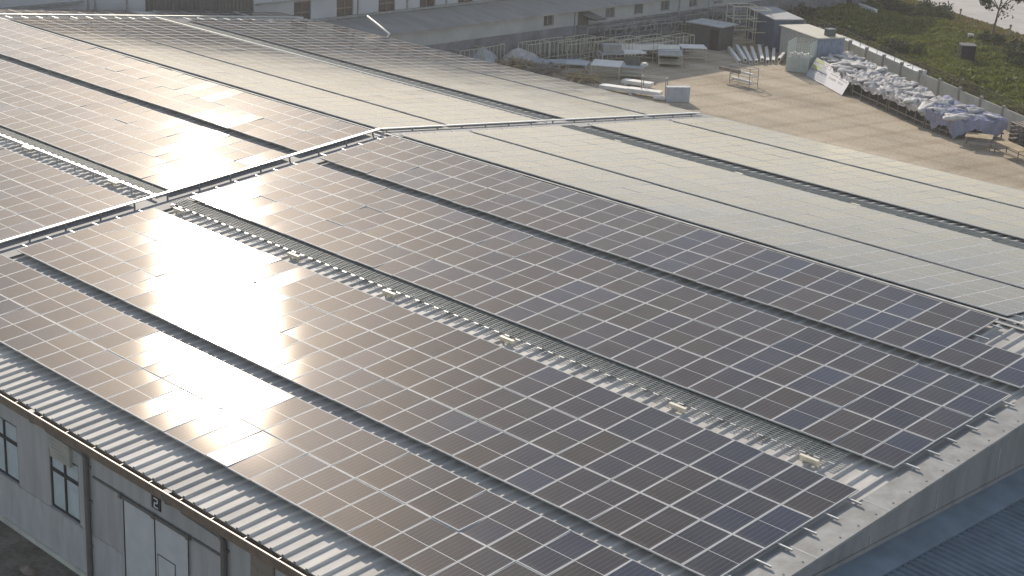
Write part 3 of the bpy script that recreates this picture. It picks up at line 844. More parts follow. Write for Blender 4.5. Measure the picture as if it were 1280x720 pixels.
# blue container; its near corner is at (-58.9, 81.2)
ang = math.atan2(2.07, 1.23)
T = oriented((-58.85, 81.2), ang)
ct = thing('shipping_container', 'dark blue metal storage container with grey roof beside scaffold frames', 'container', T(1.2, 3, 0))
b = MB(); b.box(.03, 2.4, .03, 5.9, .1, 2.52, T); corr(b, T, .1, 2.35, .03, .15, 2.45, -.04, 8)
for k in range(20): b.box(-.01, .03, .1 + k * .29, .25 + k * .29, .15, 2.45, T)
b.build('body', M['container_blue'], ct)
b = MB(); b.box(-.08, 2.5, -.08, 6.0, 2.522, 2.6, T); b.build('roof', M['container_roof'], ct)
b = MB()
for x in (0, 2.35):
    for y in (0, 5.85): b.box(x - .03, x + .1, y - .03, y + .1, 0, 2.52, T)
b.build('corner_post', M['container_blue'], ct)
# site cabin
T = oriented((-52.35, 78.0), math.atan2(2.3, 1.0))
cb = thing('site_cabin', 'beige site cabin with flat pale roof and bluish end wall', 'cabin', T(1.2, 2.8, 0))
b = MB(); b.box(0.02, 2.38, .12, 5.6, 0, 2.36, T); corr(b, lambda x, y, z: T(y + .02, x, z), .2, 5.5, -.0, .1, 2.3, -.03, 22); b.build('wall', M['cabin_wall'], cb)
b = MB(); b.box(0, 2.4, 0.06, .118, 0, 2.36, T); corr(b, T, .1, 2.3, .06, .1, 2.3, -.03, 8); b.build('end_wall', M['cabin_blue'], cb)
b = MB(); b.box(-.12, 2.5, -.1, 5.7, 2.362, 2.44, T); b.build('roof', M['cabin_roof'], cb)
T2 = T
b = MB(); b.box(1.1, 1.75, .4, 1.0, 2.442, 2.95, T2); b.box(1.06, 1.79, .36, 1.04, 2.95, 2.99, T2)
tag(b.build('water_tank', M['green_plate']), 'small dark box standing on the cabin roof', 'tank')
# wire cage trolley
T = oriented((-53.3, 75.55), math.atan2(.55, 1.5))
cg = thing('wire_cage', 'tall pale wire mesh cage standing before the beige cabin', 'cage', T(0, 1, 0))
b = MB()
W_, D_ , H_ = 1.7, 2.1, 2.2
def cage_face(p0, p1):
    p0 = Vector(p0); p1 = Vector(p1)
    nn = max(3, int((p1 - p0).length / .16))
    for k in range(nn + 1):
        q = p0.lerp(p1, k / nn); b.bar(q, q + Vector((0, 0, H_)), .022)
    for k in range(13):
        z = H_ * k / 12; b.bar(p0 + Vector((0, 0, z)), p1 + Vector((0, 0, z)), .02)
cs = [T(0, 0, .05), T(W_, 0, .05), T(W_, D_, .05), T(0, D_, .05)]
for k in range(4): cage_face(cs[k], cs[(k + 1) % 4])
b.build('mesh', M['cage_mesh'], cg)
b = MB()
for q in cs: b.bar(q - Vector((0, 0, .05)), q + Vector((0, 0, H_)), .06)
b.box(0, W_, 0, D_, 1.05, 1.12, T); b.box(.04, W_ - .04, .04, D_ - .04, .05, 1.05, T)
b.build('frame', M['cage_mesh'], cg)
b = MB()
for k in range(6): x = .15 + k * .25; b.box(x, x + .17, .2, .55, 1.122, 1.4 + .1 * (k % 2), T)
tag(b.build('box_stack', M['white_plate']), 'white cartons inside the pale wire cage', 'box')
# scaffold frame tower and dark shed
def rack_mb(b, T, w, d_, h, levels=(0.35,), t=.06, cross=False):
    for x in (0, w):
        for y in (0, d_): b.bar(T(x, y, 0), T(x, y, h), t)
    for z in list(levels) + [h]:
        for y in (0, d_): b.bar(T(0, y, z), T(w, y, z), t)
        for x in (0, w): b.bar(T(x, 0, z), T(x, d_, z), t)
    if cross: b.bar(T(0, 0, .2), T(w, 0, h), t * .7)
T = oriented((-62.6, 80.7), math.atan2(1.3, .8))
b = MB(); rack_mb(b, T, 2.0, 1.6, 3.1, (.2, 1.2, 2.1)); rack_mb(b, oriented((-60.9, 81.2), math.atan2(1.3, .8)), 1.4, 1.6, 3.0, (.2, 1.2, 2.1))
b.box(.5, .62, -.04, .02, 1.75, 2.0, T)
tag(b.build('scaffold_frame', M['pale_steel']), 'tall open scaffold frame beside the blue container', 'scaffold')
T = oriented((-66.2, 82.6), math.atan2(1.3, .8))
b = MB(); rack_mb(b, T, 2.2, 1.2, 2.9, (.2, 1.1, 2.0))
tag(b.build('scaffold_frame', M['grey_steel']), 'grey scaffold frame in the shade behind the pale one, close to the factory', 'scaffold')
T = oriented((-64.3, 77.3), math.atan2(.1, 1.0))
sh = thing('dark_shed', 'low dark shed with pale sheet roof in the shade by the factory', 'shed', T(1, 1, 0))
b = MB(); b.box(0, 2.9, 0, 2.0, 0, 1.88, T); b.build('wall', M['dark_steel'], sh)
b = MB(); b.box(-.2, 3.2, -.25, 2.2, 1.882, 1.95, T)
for k in range(12): b.box(-.2 + k * .28, -.12 + k * .28, -.25, 2.2, 1.95, 1.975, T)
b.build('roof', M['roof_dull'], sh)
b = MB(); b.box(2.0, 2.75, -.04, -.002, 0, 1.6, T); b.build('door', M['black_box'], sh)

# steel racks in the shade of the factory
rk = thing('steel_rack', 'x', 'rack', (0, 0, 0), 'empty steel racks in the factory shade')
b = MB(); rack_mb(b, ident, 2.2, 1.1, 1.45, (.3,), .045)
for k in range(1, 5): b.bar((2.2 * k / 5, 0, 0), (2.2 * k / 5, 0, 1.45), .03); b.bar((2.2 * k / 5, 1.1, 0), (2.2 * k / 5, 1.1, 1.45), .03)
b.build('frame', M['pale_steel'], rk)
b = MB(); b.box(.02, 2.18, .02, 1.08, .33, .36); b.build('shelf', M['dark_steel'], rk)
rk2 = thing('steel_rack', 'x', 'rack', (0, 0, 0), 'empty steel racks in the factory shade')
b = MB(); rack_mb(b, ident, 2.4, 1.2, 1.9, (.35, 1.1), .05, True); b.build('frame', M['grey_steel'], rk2)
b = MB(); b.box(.02, 2.38, .02, 1.18, 1.13, 1.16); b.build('shelf', M['dark_steel'], rk2)
pos1 = [(-66.0, 60.6), (-66.05, 63.0), (-65.6, 65.4), (-64.4, 63.2), (-64.2, 65.8), (-63.6, 68.1), (-62.9, 70.4), (-61.9, 72.8)]
pos2 = [(-66.9, 68.0), (-66.8, 70.6), (-66.8, 73.2), (-66.7, 75.8), (-65.2, 69.4), (-65.1, 72.0), (-65.0, 74.6), (-66.6, 79.6), (-66.7, 82.2), (-66.6, 84.8), (-65.0, 84.0)]
for k, (x, y) in enumerate(pos1):
    lab = 'pale empty steel rack of thin uprights, %s from the left end of its row' % ordw(k + 1)
    o = rk if k == 0 else dup(rk, (0, 0, 0))
    o['label'] = lab; o.location = (x, y, 0); o.rotation_euler = (0, 0, R(90 + rng.uniform(-5, 5)))
for k, (x, y) in enumerate(pos2):
    lab = 'dull grey two-tier steel rack near the aisle wall, %s from the left' % ordw(k + 1)
    o = rk2 if k == 0 else dup(rk2, (0, 0, 0))
    o['label'] = lab; o.location = (x, y, 0); o.rotation_euler = (0, 0, R(90 + rng.uniform(-5, 5)))

pos3 = [(-67.0, 54.6), (-67.0, 57.2), (-63.0, 65.6), (-62.2, 67.6), (-61.3, 69.4)]
for k, (x, y) in enumerate(pos3):
    o = dup(rk, (x, y, 0), R(90 + rng.uniform(-8, 8)), 'pale empty steel rack standing loose of the rows, %s from the left' % ordw(k + 1))
# work tables with plates
def table(T, w, d_, h, topm, label, cat='table', legm='pale_steel', name='work_table', group=None, thick=.05, shelf=False):
    t = thing(name, label, cat, T(w / 2, d_ / 2, 0), group)
    b = MB(); b.box(-.03, w + .03, -.03, d_ + .03, h, h + thick, T); b.build('top', M[topm], t)
    for x in (.03, w - .03):
        for y in (.03, d_ - .03):
            b = MB(); b.bar(T(x, y, 0), T(x, y, h), .05); b.build('leg', M[legm], t)
    b = MB()
    for y in (.03, d_ - .03): b.bar(T(.03, y, .25), T(w - .03, y, .25), .04)
    for x in (.03, w - .03): b.bar(T(x, .03, .25), T(x, d_ - .03, .25), .04)
    if shelf: b.box(.05, w - .05, .05, d_ - .05, .3, .34, T)
    b.build('stretcher', M[legm], t)
    return t
tb = [((-61.3, 59.75), 1.5, 1.5, .9, 'grey_plate', 'grey-topped work table at left of the yard near the roof edge', 35),
      ((-60.0, 61.0), 2.1, 2.2, .9, 'white_plate', 'large white-topped work table left of the dark green panel', 35),
      ((-58.6, 62.5), 1.7, 1.5, .85, 'grey_plate', 'grey-topped table carrying the upright dark green panel', 35),
      ((-60.5, 71.9), 1.9, 1.5, .95, 'white_plate', 'clean white-topped table beside the sandy yard, farthest right of the work tables', 50),
      ((-60.9, 69.6), 1.6, 2.3, .9, 'roof_dull', 'mesh-topped grey table just left of the clean white table', 50),
      ((-59.9, 68.4), 1.8, 2.6, .85, 'grey_steel', 'low grey steel table in front, casting shade on the sand', 42)]
for (o_, w, d_, h, m_, lab, a) in tb:
    table(oriented(o_, R(a)), w, d_, h, m_, lab, group='work tables with sheet material', shelf=(m_ != 'white_plate'))
T = oriented((-58.5, 63.0), R(35))
b = MB(); b.box(0, 1.05, .5, .56, .91, 1.55, T); b.bar(T(.1, .56, .91), T(.1, .9, .91), .04); b.bar(T(.1, .58, 1.4), T(.1, .9, .92), .03)
tag(b.build('upright_panel', M['green_plate']), 'dark green panel standing upright on the grey table', 'panel')
b = MB(); b.box(1.15, 1.6, .2, 1.0, .91, 1.03, T); b.box(1.2, 1.5, .3, .9, 1.03, 1.12, T)
tag(b.build('white_bundle', M['sack']), 'white wrapped bundle beside the upright green panel', 'bundle')
# beam bundle on rack
T = oriented((-63.0, 67.2), R(58))
st = thing('rack_table', 'rack loaded with long white profiles in the middle of the shaded yard', 'rack', T(2.5, .6, 0))
b = MB(); rack_mb(b, T, 5.2, 1.5, .85, (.3,), .05); b.build('frame', M['grey_steel'], st)
for k in range(4):
    b = MB(); y0 = .05 + k * .38; zz = .88 + (.26 if k == 0 else 0)
    b.box(.2 - .15 * k, 5.0 - .3 * k + (.6 if k == 2 else 0), y0, y0 + .26, .876, 1.1 + (.12 if k == 0 else 0), T)
    tag(b.build('white_profile', M['white_beam']), 'long white profile on the rack, %s from its shaded side' % ordw(4 - k), 'beam', 'white profiles lying on the rack')
T = oriented((-62.2, 64.6), R(55))
table(T, 2.6, 1.2, .95, 'grey_plate', 'table with flat grey sheets behind the white-topped table', group='work tables with sheet material')
b = MB(); b.box(.1, 1.5, .1, 1.0, 1.002, 1.6, T); b.box(.12, 1.48, .12, .98, 1.6, 1.64, T)
tag(b.build('grey_crate', M['grey_steel']), 'grey crate on the table of flat grey sheets', 'crate')
for k in range(3):
    b = MB(); b.box(1.7 + .02 * k, 3.4 - .1 * k, .05 + .36 * k, .3 + .36 * k, 1.002, 1.14, T)
    tag(b.build('pale_board', M['white_plate']), 'pale slat overhanging the grey sheet table, %s from the yard' % ordw(k + 1), 'slat', 'pale slats on the grey sheet table')
# timber and pipe scraps
for k, (x, y, m_, lab) in enumerate(((-65.6, 58.9, 'wood', 'loose heap of pale timber sticks at left by the roof edge'), (-63.0, 59.2, 'wood_grey', 'heap of grey timber scraps close to the roof edge'), (-59.5, 59.6, 'wood', 'heap of yellow timber battens below the grey-topped table'))):
    b = MB()
    for q in range(26):
        a = rng.uniform(0, math.pi); L_ = rng.uniform(.6, 1.5); cx = x + rng.uniform(-.9, .9); cy = y + rng.uniform(-.6, .6); z = rng.uniform(.04, .55)
        tl = rng.uniform(-.25, .35)
        b.bar((cx - L_ * math.cos(a), cy - L_ * math.sin(a), max(.04, z - tl)), (cx + L_ * math.cos(a), cy + L_ * math.sin(a), max(.04, z + tl)), rng.uniform(.05, .09))
    tag(b.build('timber_heap', M[m_]), lab, 'timber')
T = oriented((-67.0, 59.5), R(20))
b = MB()
for k in range(5): b.box(0, 3.2, k * .28, k * .28 + .24, .0 + .3, .42 + .02 * (k % 2), T)
b.box(.3, .5, 0, 1.4, 0, .3, T); b.box(2.6, 2.8, 0, 1.4, 0, .3, T)
tag(b.build('plank_stack', M['grey_plate']), 'flat stack of grey planks between the tarps and the timber heap', 'planks')
T = oriented((-63.6, 60.9), R(60))
b = MB()
for k in range(6): b.box(0, 3.0 - .1 * k, k * .25, k * .25 + .2, .35, .47, T)
b.box(.3, .5, 0, 1.5, 0, .35, T); b.box(2.4, 2.6, 0, 1.5, 0, .35, T)
tag(b.build('plank_stack', M['grey_plate']), 'bluish grey planks stacked before the pale empty racks', 'planks')

# crumpled tarpaulin
def lump_sheet(T, w, d_, nx, ny, hf, edge_drop, name, m_, parent=None, seed=1, thick=True):
    r_ = random.Random(seed); b = MB()
    idx = {}
    ph = [r_.uniform(0, 6) for _ in range(6)]
    sk = edge_drop > 0
    I = range(-2 if sk else 0, nx + (3 if sk else 1)); J = range(-2 if sk else 0, ny + (3 if sk else 1))
    for i in I:
        for j in J:
            ci = min(max(i, 0), nx); cj = min(max(j, 0), ny)
            ring = max(-min(i, 0), max(i - nx, 0), -min(j, 0), max(j - ny, 0))
            u = ci / nx; v = cj / ny
            z = hf(u, v) + .05 * math.sin(19 * u + 11 * v + ph[0]) * math.sin(23 * v - 7 * u + ph[1]) + r_.uniform(-.06, .06)
            ox = (-.006 if i < 0 else (.006 if i > nx else 0)) * ring; oy = (-.006 if j < 0 else (.006 if j > ny else 0)) * ring
            if ring: z -= edge_drop * (.5 * ring) * (1 + .3 * math.sin(9 * (u + v) + ph[2]) + r_.uniform(-.12, .12))
            jx = r_.uniform(-.25, .25) / nx; jy = r_.uniform(-.25, .25) / ny
            idx[i, j] = len(b.v); b.v.append(Vector(T((u + jx + ox) * w, (v + jy + oy) * d_, max(.02, z))))
    I = list(I); J = list(J)
    for i in I[:-1]:
        for j in J[:-1]:
            if (i < 0 or i >= nx) and (j < 0 or j >= ny): continue
            b.f.append((idx[i, j], idx[i + 1, j], idx[i + 1, j + 1], idx[i, j + 1])); b.mi.append(0)
    o = b.build(name, M[m_], parent)
    md = o.modifiers.new('thick', 'SOLIDIFY'); md.thickness = .025; md.offset = -1
    return o
for k, (x, y, w, d_, h, lab) in enumerate(((-70.6 + 1.0, 56.2, 2.4, 2.3, 1.15, 'pale blue tarpaulin over a heap, nearer the factory windows'), (-68.6, 59.0, 2.9, 2.2, .95, 'white tarpaulin over a low heap beside the grey planks'))):
    T = oriented((x + .9, y), R(25))
    o = lump_sheet(T, w, d_, 9, 9, lambda u, v, h=h, k=k: h * (math.sin(math.pi * min(1, max(0, u))) ** .5) * (math.sin(math.pi * v) ** .5) + .12 * math.sin(9 * u + k) * math.cos(7 * v), .0, 'tarpaulin', 'tarp_white' if k else 'grey_plate', seed=5 + k)
    tag(o, lab, 'tarpaulin')

# white beams lying in the yard
for k in range(8):
    s_ = k / 7
    a = Vector((-61.2, 78.6, 0)).lerp(Vector((-59.0, 82.6, 0)), s_); e_ = Vector((-57.0, 74.6, 0)).lerp(Vector((-55.5, 77.6, 0)), s_)
    if k == 7: a += Vector((.6, .5, 0))
    zz = .12 + .14 * ((k % 3) == 1)
    b = MB(); d_ = (e_ - a).normalized()
    b.bar(a + Vector((0, 0, zz + .16)), e_ + Vector((0, 0, zz + .16)), .24, .06)
    sd = Vector((-d_.y, d_.x, 0)) * .10
    for sg in (-1, 1): b.bar(a + sd * sg + Vector((0, 0, zz)), e_ + sd * sg + Vector((0, 0, zz)), .04, .26)
    b.bar(a + Vector((0, 0, zz - .1)), e_ + Vector((0, 0, zz - .1)), .16, .05)
    bm_ = b.build('white_beam', M['white_beam'])
    tag(bm_, 'white channel beam lying on the sand, %s from the yard centre' % ordw(k + 1), 'beam', 'white beams laid side by side on the sand')
b = MB()
for k in range(2):
    a = Vector((-60.4, 77.8, .0)) if k == 0 else Vector((-58.0, 75.7, 0)); e_ = a + Vector((2.2, 4.0, 0)) if k == 0 else a + Vector((1.7, 3.1, 0))
    b.bar(a + Vector((0, 0, .0)), e_ + Vector((0, 0, .0)), .1, .06)
tag(b.build('timber_bearer', M['wood_grey']), 'timber bearers under the row of white beams', 'timber')
# rack on wheels with pipes in the middle of the yard
T = oriented((-52.9, 68.2), R(-5))
mr = thing('pipe_rack', 'small open rack holding pale pipes, alone in the middle of the sandy yard', 'rack', T(.9, .5, 0))
b = MB(); rack_mb(b, T, 1.9, .9, 1.35, (.25, .75), .04); b.build('frame', M['grey_steel'], mr)
for q, (a, e_, r_, m_, lab) in enumerate(((T(-1.3, .3, .9), T(.6, .35, .9), .15, 'wood_grey', 'short dark grey roll on the yard pipe rack'), (T(.0, .6, .88), T(1.8, .5, .88), .1, 'white_beam', 'white pipe on the upper level of the yard pipe rack'), (T(-.1, .4, .36), T(1.8, .35, .36), .1, 'white_beam', 'white pipe on the lower level of the yard pipe rack'))):
    b = MB(); b.tube([a, e_], r_, 10); tag(b.build('pipe', M[m_]), lab, 'pipe')
# beside the eave: grey box, frame, long white beams
T = oriented((-51.3, 59.3), math.atan2(1.3, .9))
b = MB(); b.box(0, 1.6, 0, .45, .02, 1.02, T); b.box(-.03, 1.63, -.03, .48, 1.02, 1.06, T)
for k in range(3): b.box(.05 + k * .52, .49 + k * .52, -.02, 0, .1, .95, T)
tag(b.build('metal_cabinet', M['grey_plate']), 'grey metal cabinet standing on the sand by the far roof edge', 'cabinet')
T = oriented((-53.9, 59.6), R(28))
b = MB(); rack_mb(b, T, 1.7, .6, 1.3, (), .045)
tag(b.build('steel_rack', M['grey_steel']), 'open steel frame left of the grey cabinet at the roof edge', 'rack')
for k, (x, y, L_, a, h, lab) in enumerate(((-56.6, 58.2, 2.6, 20, .3, 'wide white board nearest the roof edge, left of the steel frame'), (-56.9, 60.9, 2.2, 18, .3, 'white beam farther from the roof edge, left of the steel frame'), (-54.6, 58.9, 2.4, 20, .35, 'white beam lying under the open steel frame'), (-52.4, 59.2, .9, 30, .2, 'short white roll beside the grey cabinet'))):
    T = oriented((x, y), R(a)); b = MB()
    if k == 3: b.tube([T(0, 0, .17), T(1.0, 0, .17)], .16, 10)
    else:
        b.box(0, L_, 0, .75, .16, .16 + h * .8, T); b.box(.2, .35, .05, .7, 0, .158, T); b.box(L_ - .4, L_ - .25, .05, .7, 0, .158, T)
    tag(b.build('white_board', M['white_beam']), lab, 'board')

# notice board leaning
A, B = Vector((-51.3, 75.4, .02)), Vector((-45.5, 71.7, .02))
UP = Vector((-0.1, 1.35, 1.2))
def BT(u, v, w): 
    n_ = (B - A).cross(UP).normalized()
    return A + (B - A) * u + UP * v + n_ * (-w)
sb = thing('notice_board', 'large leaning white notice board with printed grid and a lime green corner', 'sign', A.lerp(B, .5))
b = MB(); b.box(0, 1, 0, 1, -.05, 0, BT); b.build('board', M['board_white'], sb)
sgn = -1 if ((B - A).cross(UP)).dot(Vector(CAM_LOC) - A) > 0 else 1
def bq(b, u0, u1, v0, v1, e_=.006):
    w0, w1 = (0.001, e_)
    if sgn < 0:
        b.box(u0, u1, v0, v1, -.05 - e_, -.051, BT)
    else: b.box(u0, u1, v0, v1, w0, w1, BT)
b = MB(); bq(b, .03, .235, .80, .96); bq(b, .03, .235, .50, .68); b.build('green_cell', M['board_green'], sb)
b = MB()
for c in range(1, 4):
    bq(b, .26 + (c - 1) * .245, .47 + (c - 1) * .245, .90, .96)
    if c == 3: bq(b, .75, .775, .62, .9); 
bq(b, .505, .715, .60, .66); bq(b, .75, .96, .56, .61); b.build('mauve_band', M['board_mauve'], sb)
b = MB()
rr = random.Random(4)
for c in range(4):
    u0 = .03 + c * .245
    bq(b, u0, u0 + .21, .445 if c == 0 else .72, .47 if c == 0 else .74)
    for row in range(2):
        for q in range(6):
            if rr.random() < .7: bq(b, u0 + q * .033, u0 + q * .033 + rr.uniform(.012, .024), .78 - row * .4 + (.0 if c else -.05), .88 - row * .4 + (.0 if c else -.05))
b.build('print', M['board_ink'], sb)
b = MB()
for u in (.08, .5, .92):
    q = BT(u, .95, .0); b.bar(q, Vector((q.x - .35, q.y + .6, 0.02)) , .05)
b.build('prop', M['wood_grey'], sb)

# covered goods on trestles along the fence
front = [Vector((-50.6, 76.3, 0)), Vector((-45.2, 72.3, 0)), Vector((-40.6, 69.9, 0)), Vector((-36.2, 67.6, 0)), Vector((-33.4, 66.5, 0))]
back = [Vector((-53.0, 82.0, 0)), Vector((-48.6, 79.3, 0)), Vector((-43.2, 76.0, 0)), Vector((-37.8, 72.4, 0)), Vector((-31.4, 69.6, 0))]
TNAMES = ['trestle rack behind the notice board under white tarpaulin', 'trestle rack just right of the notice board under lumpy white tarpaulin', 'trestle rack in the middle of the tarpaulin row', 'trestle rack at the right end under the lilac tarpaulin']
def lerp4(i, u, v, z):
    a = front[i].lerp(front[i + 1], u); c = back[i].lerp(back[i + 1], u)
    q = a.lerp(c, v); return Vector((q.x, q.y, z))
for i in range(4):
    t = thing('trestle_rack', TNAMES[i], 'rack', lerp4(i, .5, .5, 0), 'trestle racks under the tarpaulins')
    b = MB()
    for u in (.03, .27, .5, .73, .97):
        for v in (.04, .5, .96): b.bar(lerp4(i, u, v, 0), lerp4(i, u, v, 1.0), .07)
    b.build('post', M['wood_grey'], t)
    b = MB()
    for v in (.03, .5, .97):
        for z in (.95, .35): b.bar(lerp4(i, .01, v, z), lerp4(i, .99, v, z), .08)
    for u in (.02, .5, .98): b.bar(lerp4(i, u, .04, .9), lerp4(i, u, .96, .9), .07)
    b.build('beam', M['wood_grey'], t)
    T = lambda x, y, z, i=i: lerp4(i, x, y, z)
    b = MB(); i0 = len(b.v)
    q = [lerp4(i, .01, .03, .99), lerp4(i, .99, .03, .99), lerp4(i, .99, .97, .99), lerp4(i, .01, .97, .99)]
    b.quad(*q); b.quad(*[p_ + Vector((0, 0, .03)) for p_ in q]); b.build('deck', M['wood_grey'], t)
    if i < 3: hf = lambda u, v, i=i: 1.17 + .10 * math.sin(u * 21 + i + 3 * v) * math.cos(v * 17 + 2 * i) + .08 * math.cos(v * 15 + u * 9) + .05 * math.sin(41 * u - 29 * v)
    else: hf = lambda u, v: 1.30 + .07 * math.sin(u * 17) + .06 * math.cos(v * 13)
    o = lump_sheet(lambda x, y, z, i=i: lerp4(i, x, y, z), 1, 1, 26, 20, hf, .30 if i < 3 else .85, 'tarpaulin', 'tarp_white' if i < 3 else 'tarp_blue', seed=30 + i)
    tag(o, ['white tarpaulin behind the notice board, over the leftmost trestle', 'crumpled white tarpaulin right of the notice board', 'crumpled white tarpaulin in the middle of the covered row', 'lilac blue tarpaulin hanging over the right end of the covered row'][i], 'tarpaulin')
# white sacks lying on the tarpaulins
def sack_mesh(seed):
    r_ = random.Random(seed); b = MB(); nu, nv = 22, 11
    idx = {}
    p_ = [r_.uniform(0, 6) for _ in range(4)]
    for j in range(nv + 1):
        th = math.pi * j / nv - math.pi / 2
        for i in range(nu):
            ph = 2 * math.pi * i / nu
            sx = abs(math.cos(ph)) ** .5 * math.copysign(1, math.cos(ph)); sy = abs(math.sin(ph)) ** .5 * math.copysign(1, math.sin(ph))
            k = math.cos(th) ** .5 if math.cos(th) > 1e-6 else 0
            k *= 1 + .12 * math.sin(3 * ph + p_[0]) + .08 * math.sin(5 * ph + p_[1])
            x = .5 * sx * k; y = .33 * sy * k
            z = .13 * math.sin(th) * (1 + .35 * math.sin(7 * x + p_[2]) * math.cos(9 * y + p_[3])) + r_.uniform(-.018, .018)
            idx[i, j] = len(b.v); b.v.append(Vector((x + r_.uniform(-.015, .015), y + r_.uniform(-.015, .015), .11 + z)))
    for j in range(nv):
        for i in range(nu):
            b.f.append((idx[i, j], idx[(i + 1) % nu, j], idx[(i + 1) % nu, j + 1], idx[i, j + 1])); b.mi.append(0)
    return b.build('sack', [M['sack'], M['sack_grey']][seed % 2], org=(0, 0, 0), smooth=True)
protos = [sack_mesh(k) for k in range(4)]
rs = random.Random(12); used = [0, 0, 0, 0]
cnt = 0
where = ['behind the notice board', 'right of the notice board', 'in the middle', 'at the lilac end']
slots = []
for i in range(4):
    n_u, n_v = (6, 3) if i < 3 else (4, 3)
    for a in range(n_u):
        for c in range(n_v):
            if rs.random() < .62: slots.append((i, a, c, n_u, n_v))
ORDROW = ('front', 'middle', 'back')
for q, (i, a, c, n_u, n_v) in enumerate(slots):
    u = (a + .5 + rs.uniform(-.25, .25)) / n_u; v = (c + .5 + rs.uniform(-.25, .25)) / n_v
    pr = protos[q % 4]
    o = pr if used[q % 4] == 0 else pr.copy()
    if used[q % 4]: COL.objects.link(o)
    used[q % 4] = 1
    o.location = lerp4(i, u, v, 1.13 if i < 3 else 1.28); o.rotation_euler = (rs.uniform(-.2, .2), rs.uniform(-.2, .2), rs.uniform(0, 3.1)); s_ = rs.uniform(.6, 1.3); o.scale = (s_ * rs.uniform(.9, 1.3), s_, s_ * rs.uniform(.6, 1.1))
    tag(o, 'white sack %s, %s from left in the %s line' % (where[i], ordw(a + 1), ORDROW[c]), 'sack', 'white sacks on the covered row')
# small tables and pallets at the right end
table(oriented((-31.75, 65.15), R(25)), 1.6, 1.3, .7, 'wood', 'low wooden table in front of the lilac tarpaulin', legm='wood_grey', group='low wooden tables by the fence')
table(oriented((-29.9, 65.6), R(-28)), 2.6, .9, .7, 'wood', 'long wooden bench right of the low wooden table', cat='bench', legm='wood_grey', group='low wooden tables by the fence', name='work_bench')
T = oriented((-31.0, 69.2), R(-28))
for k in range(5):
    b = MB(); z0 = .02 + k * .27
    for j in range(6): b.box(0, 2.6, .02 + j * .34, .24 + j * .34, z0 + .16, z0 + .2, T)
    for x in (.05, 1.2, 2.4): b.box(x, x + .14, .02, 1.94, z0, z0 + .158, T)
    tag(b.build('pallet', M['wood_grey']), 'brown wooden pallet right of the lilac tarpaulin, %s from the ground' % ordw(k + 1), 'pallet', 'pallets stacked by the fence')
b = MB()
rr = random.Random(3)
for k in range(7):
    pass
def mound(x, y, r_, h, m_, label, name, cat, seed):
    rr = random.Random(seed); b = MB(); n1, n2 = 14, 6; idx = {}
    for j in range(n2 + 1):
        for i in range(n1):
            a = 2 * math.pi * i / n1; q = j / n2
            rad = r_ * q * rr.uniform(.85, 1.1)
            idx[i, j] = len(b.v); b.v.append(Vector((x + rad * math.cos(a), y + rad * .7 * math.sin(a), max(0.0, h * (1 - q) ** 1.2 * rr.uniform(.7, 1.15)) if j < n2 else 0)))
    for j in range(n2):
        for i in range(n1):
            b.f.append((idx[i, j], idx[i, j + 1], idx[(i + 1) % n1, j + 1], idx[(i + 1) % n1, j])); b.mi.append(0)
    tag(b.build(name, M[m_], smooth=True), label, cat)
mound(-60.2, 80.6, 1.5, .5, 'mound', 'low heap of reddish soil in front of the scaffold frame', 'soil_heap', 'heap', 2)
mound(-22.75, -6.35, .32, .28, 'gutter', 'small dark brown heap on the ground by the warehouse wall', 'soil_heap', 'heap', 5)
mound(-20.0, -6.6, .4, .14, 'gutter', 'flat dark scrap heap near the first downpipe', 'soil_heap', 'heap', 8)

# ------------------------------------------------------------------ vegetation
def leaves(name, cents, sizes, m_, parent=None, seed=0, flat=0.0, org=None):
    r_ = np.random.default_rng(seed); n_ = len(cents)
    d1 = r_.normal(size=(n_, 3)); d1[:, 2] *= (1 - flat); d1 /= np.linalg.norm(d1, axis=1)[:, None]
    d2 = np.cross(d1, r_.normal(size=(n_, 3))); d2 /= np.linalg.norm(d2, axis=1)[:, None]
    sz = np.asarray(sizes)[:, None]
    d1 = d1 * sz; d2 = d2 * sz * .6
    V = np.stack([cents - d1, cents - d2 * .9, cents + d1, cents + d2 * .9], 1).reshape(-1, 3)
    o0 = np.array(ORG[parent.name] if parent is not None else (org if org is not None else (0, 0, 0)))
    V = V - o0
    me = bpy.data.meshes.new(name); nf = n_
    me.vertices.add(len(V)); me.vertices.foreach_set('co', V.astype(np.float32).ravel())
    me.loops.add(len(V)); me.loops.foreach_set('vertex_index', np.arange(len(V), dtype=np.int32))
    me.polygons.add(nf); me.polygons.foreach_set('loop_start', np.arange(0, 4 * nf, 4, dtype=np.int32))
    me.update(calc_edges=True); me.materials.append(M[m_])
    o = bpy.data.objects.new(name, me); COL.objects.link(o)
    if parent is not None: o.parent = parent
    else: o.location = o0
    return o
nr = np.random.default_rng(3)
def hnoise(x, y):
    return (np.sin(x * .55 + y * .31) + np.sin(x * .23 - y * .47 + 1) + .7 * np.sin(x * 1.3 + y * .9 + 2) + .5 * np.sin(x * 2.1 - y * 1.7)) / 3.2
N = 90000
xs = nr.uniform(-92, -22, N)
u = nr.uniform(0, 1, N)
y0 = 83.8 - 0.575 * (xs + 53.1) + .6; y1 = 111.9 - 0.52 * (xs + 60)
ys = y0 + (y1 - y0) * u
hn = hnoise(xs, ys)
hmax = np.clip(.45 + .55 * hn, .08, 1.2) * np.clip((1 - u) * 3.2, .12, 1)
zs = hmax * nr.uniform(0, 1, N) ** .6
dry = nr.uniform(0, 1, N) < np.clip((u - .62) * 3.0, .06, .85)
c = np.stack([xs, ys, zs], 1)
scr = (u < .13 + .04 * np.sin(xs * .9)) & (nr.uniform(0, 1, N) < .7)
c[scr, 2] *= 1.25
o = leaves('scrub', c[scr], nr.uniform(.08, .2, scr.sum()), 'scrub_leaf', seed=5)
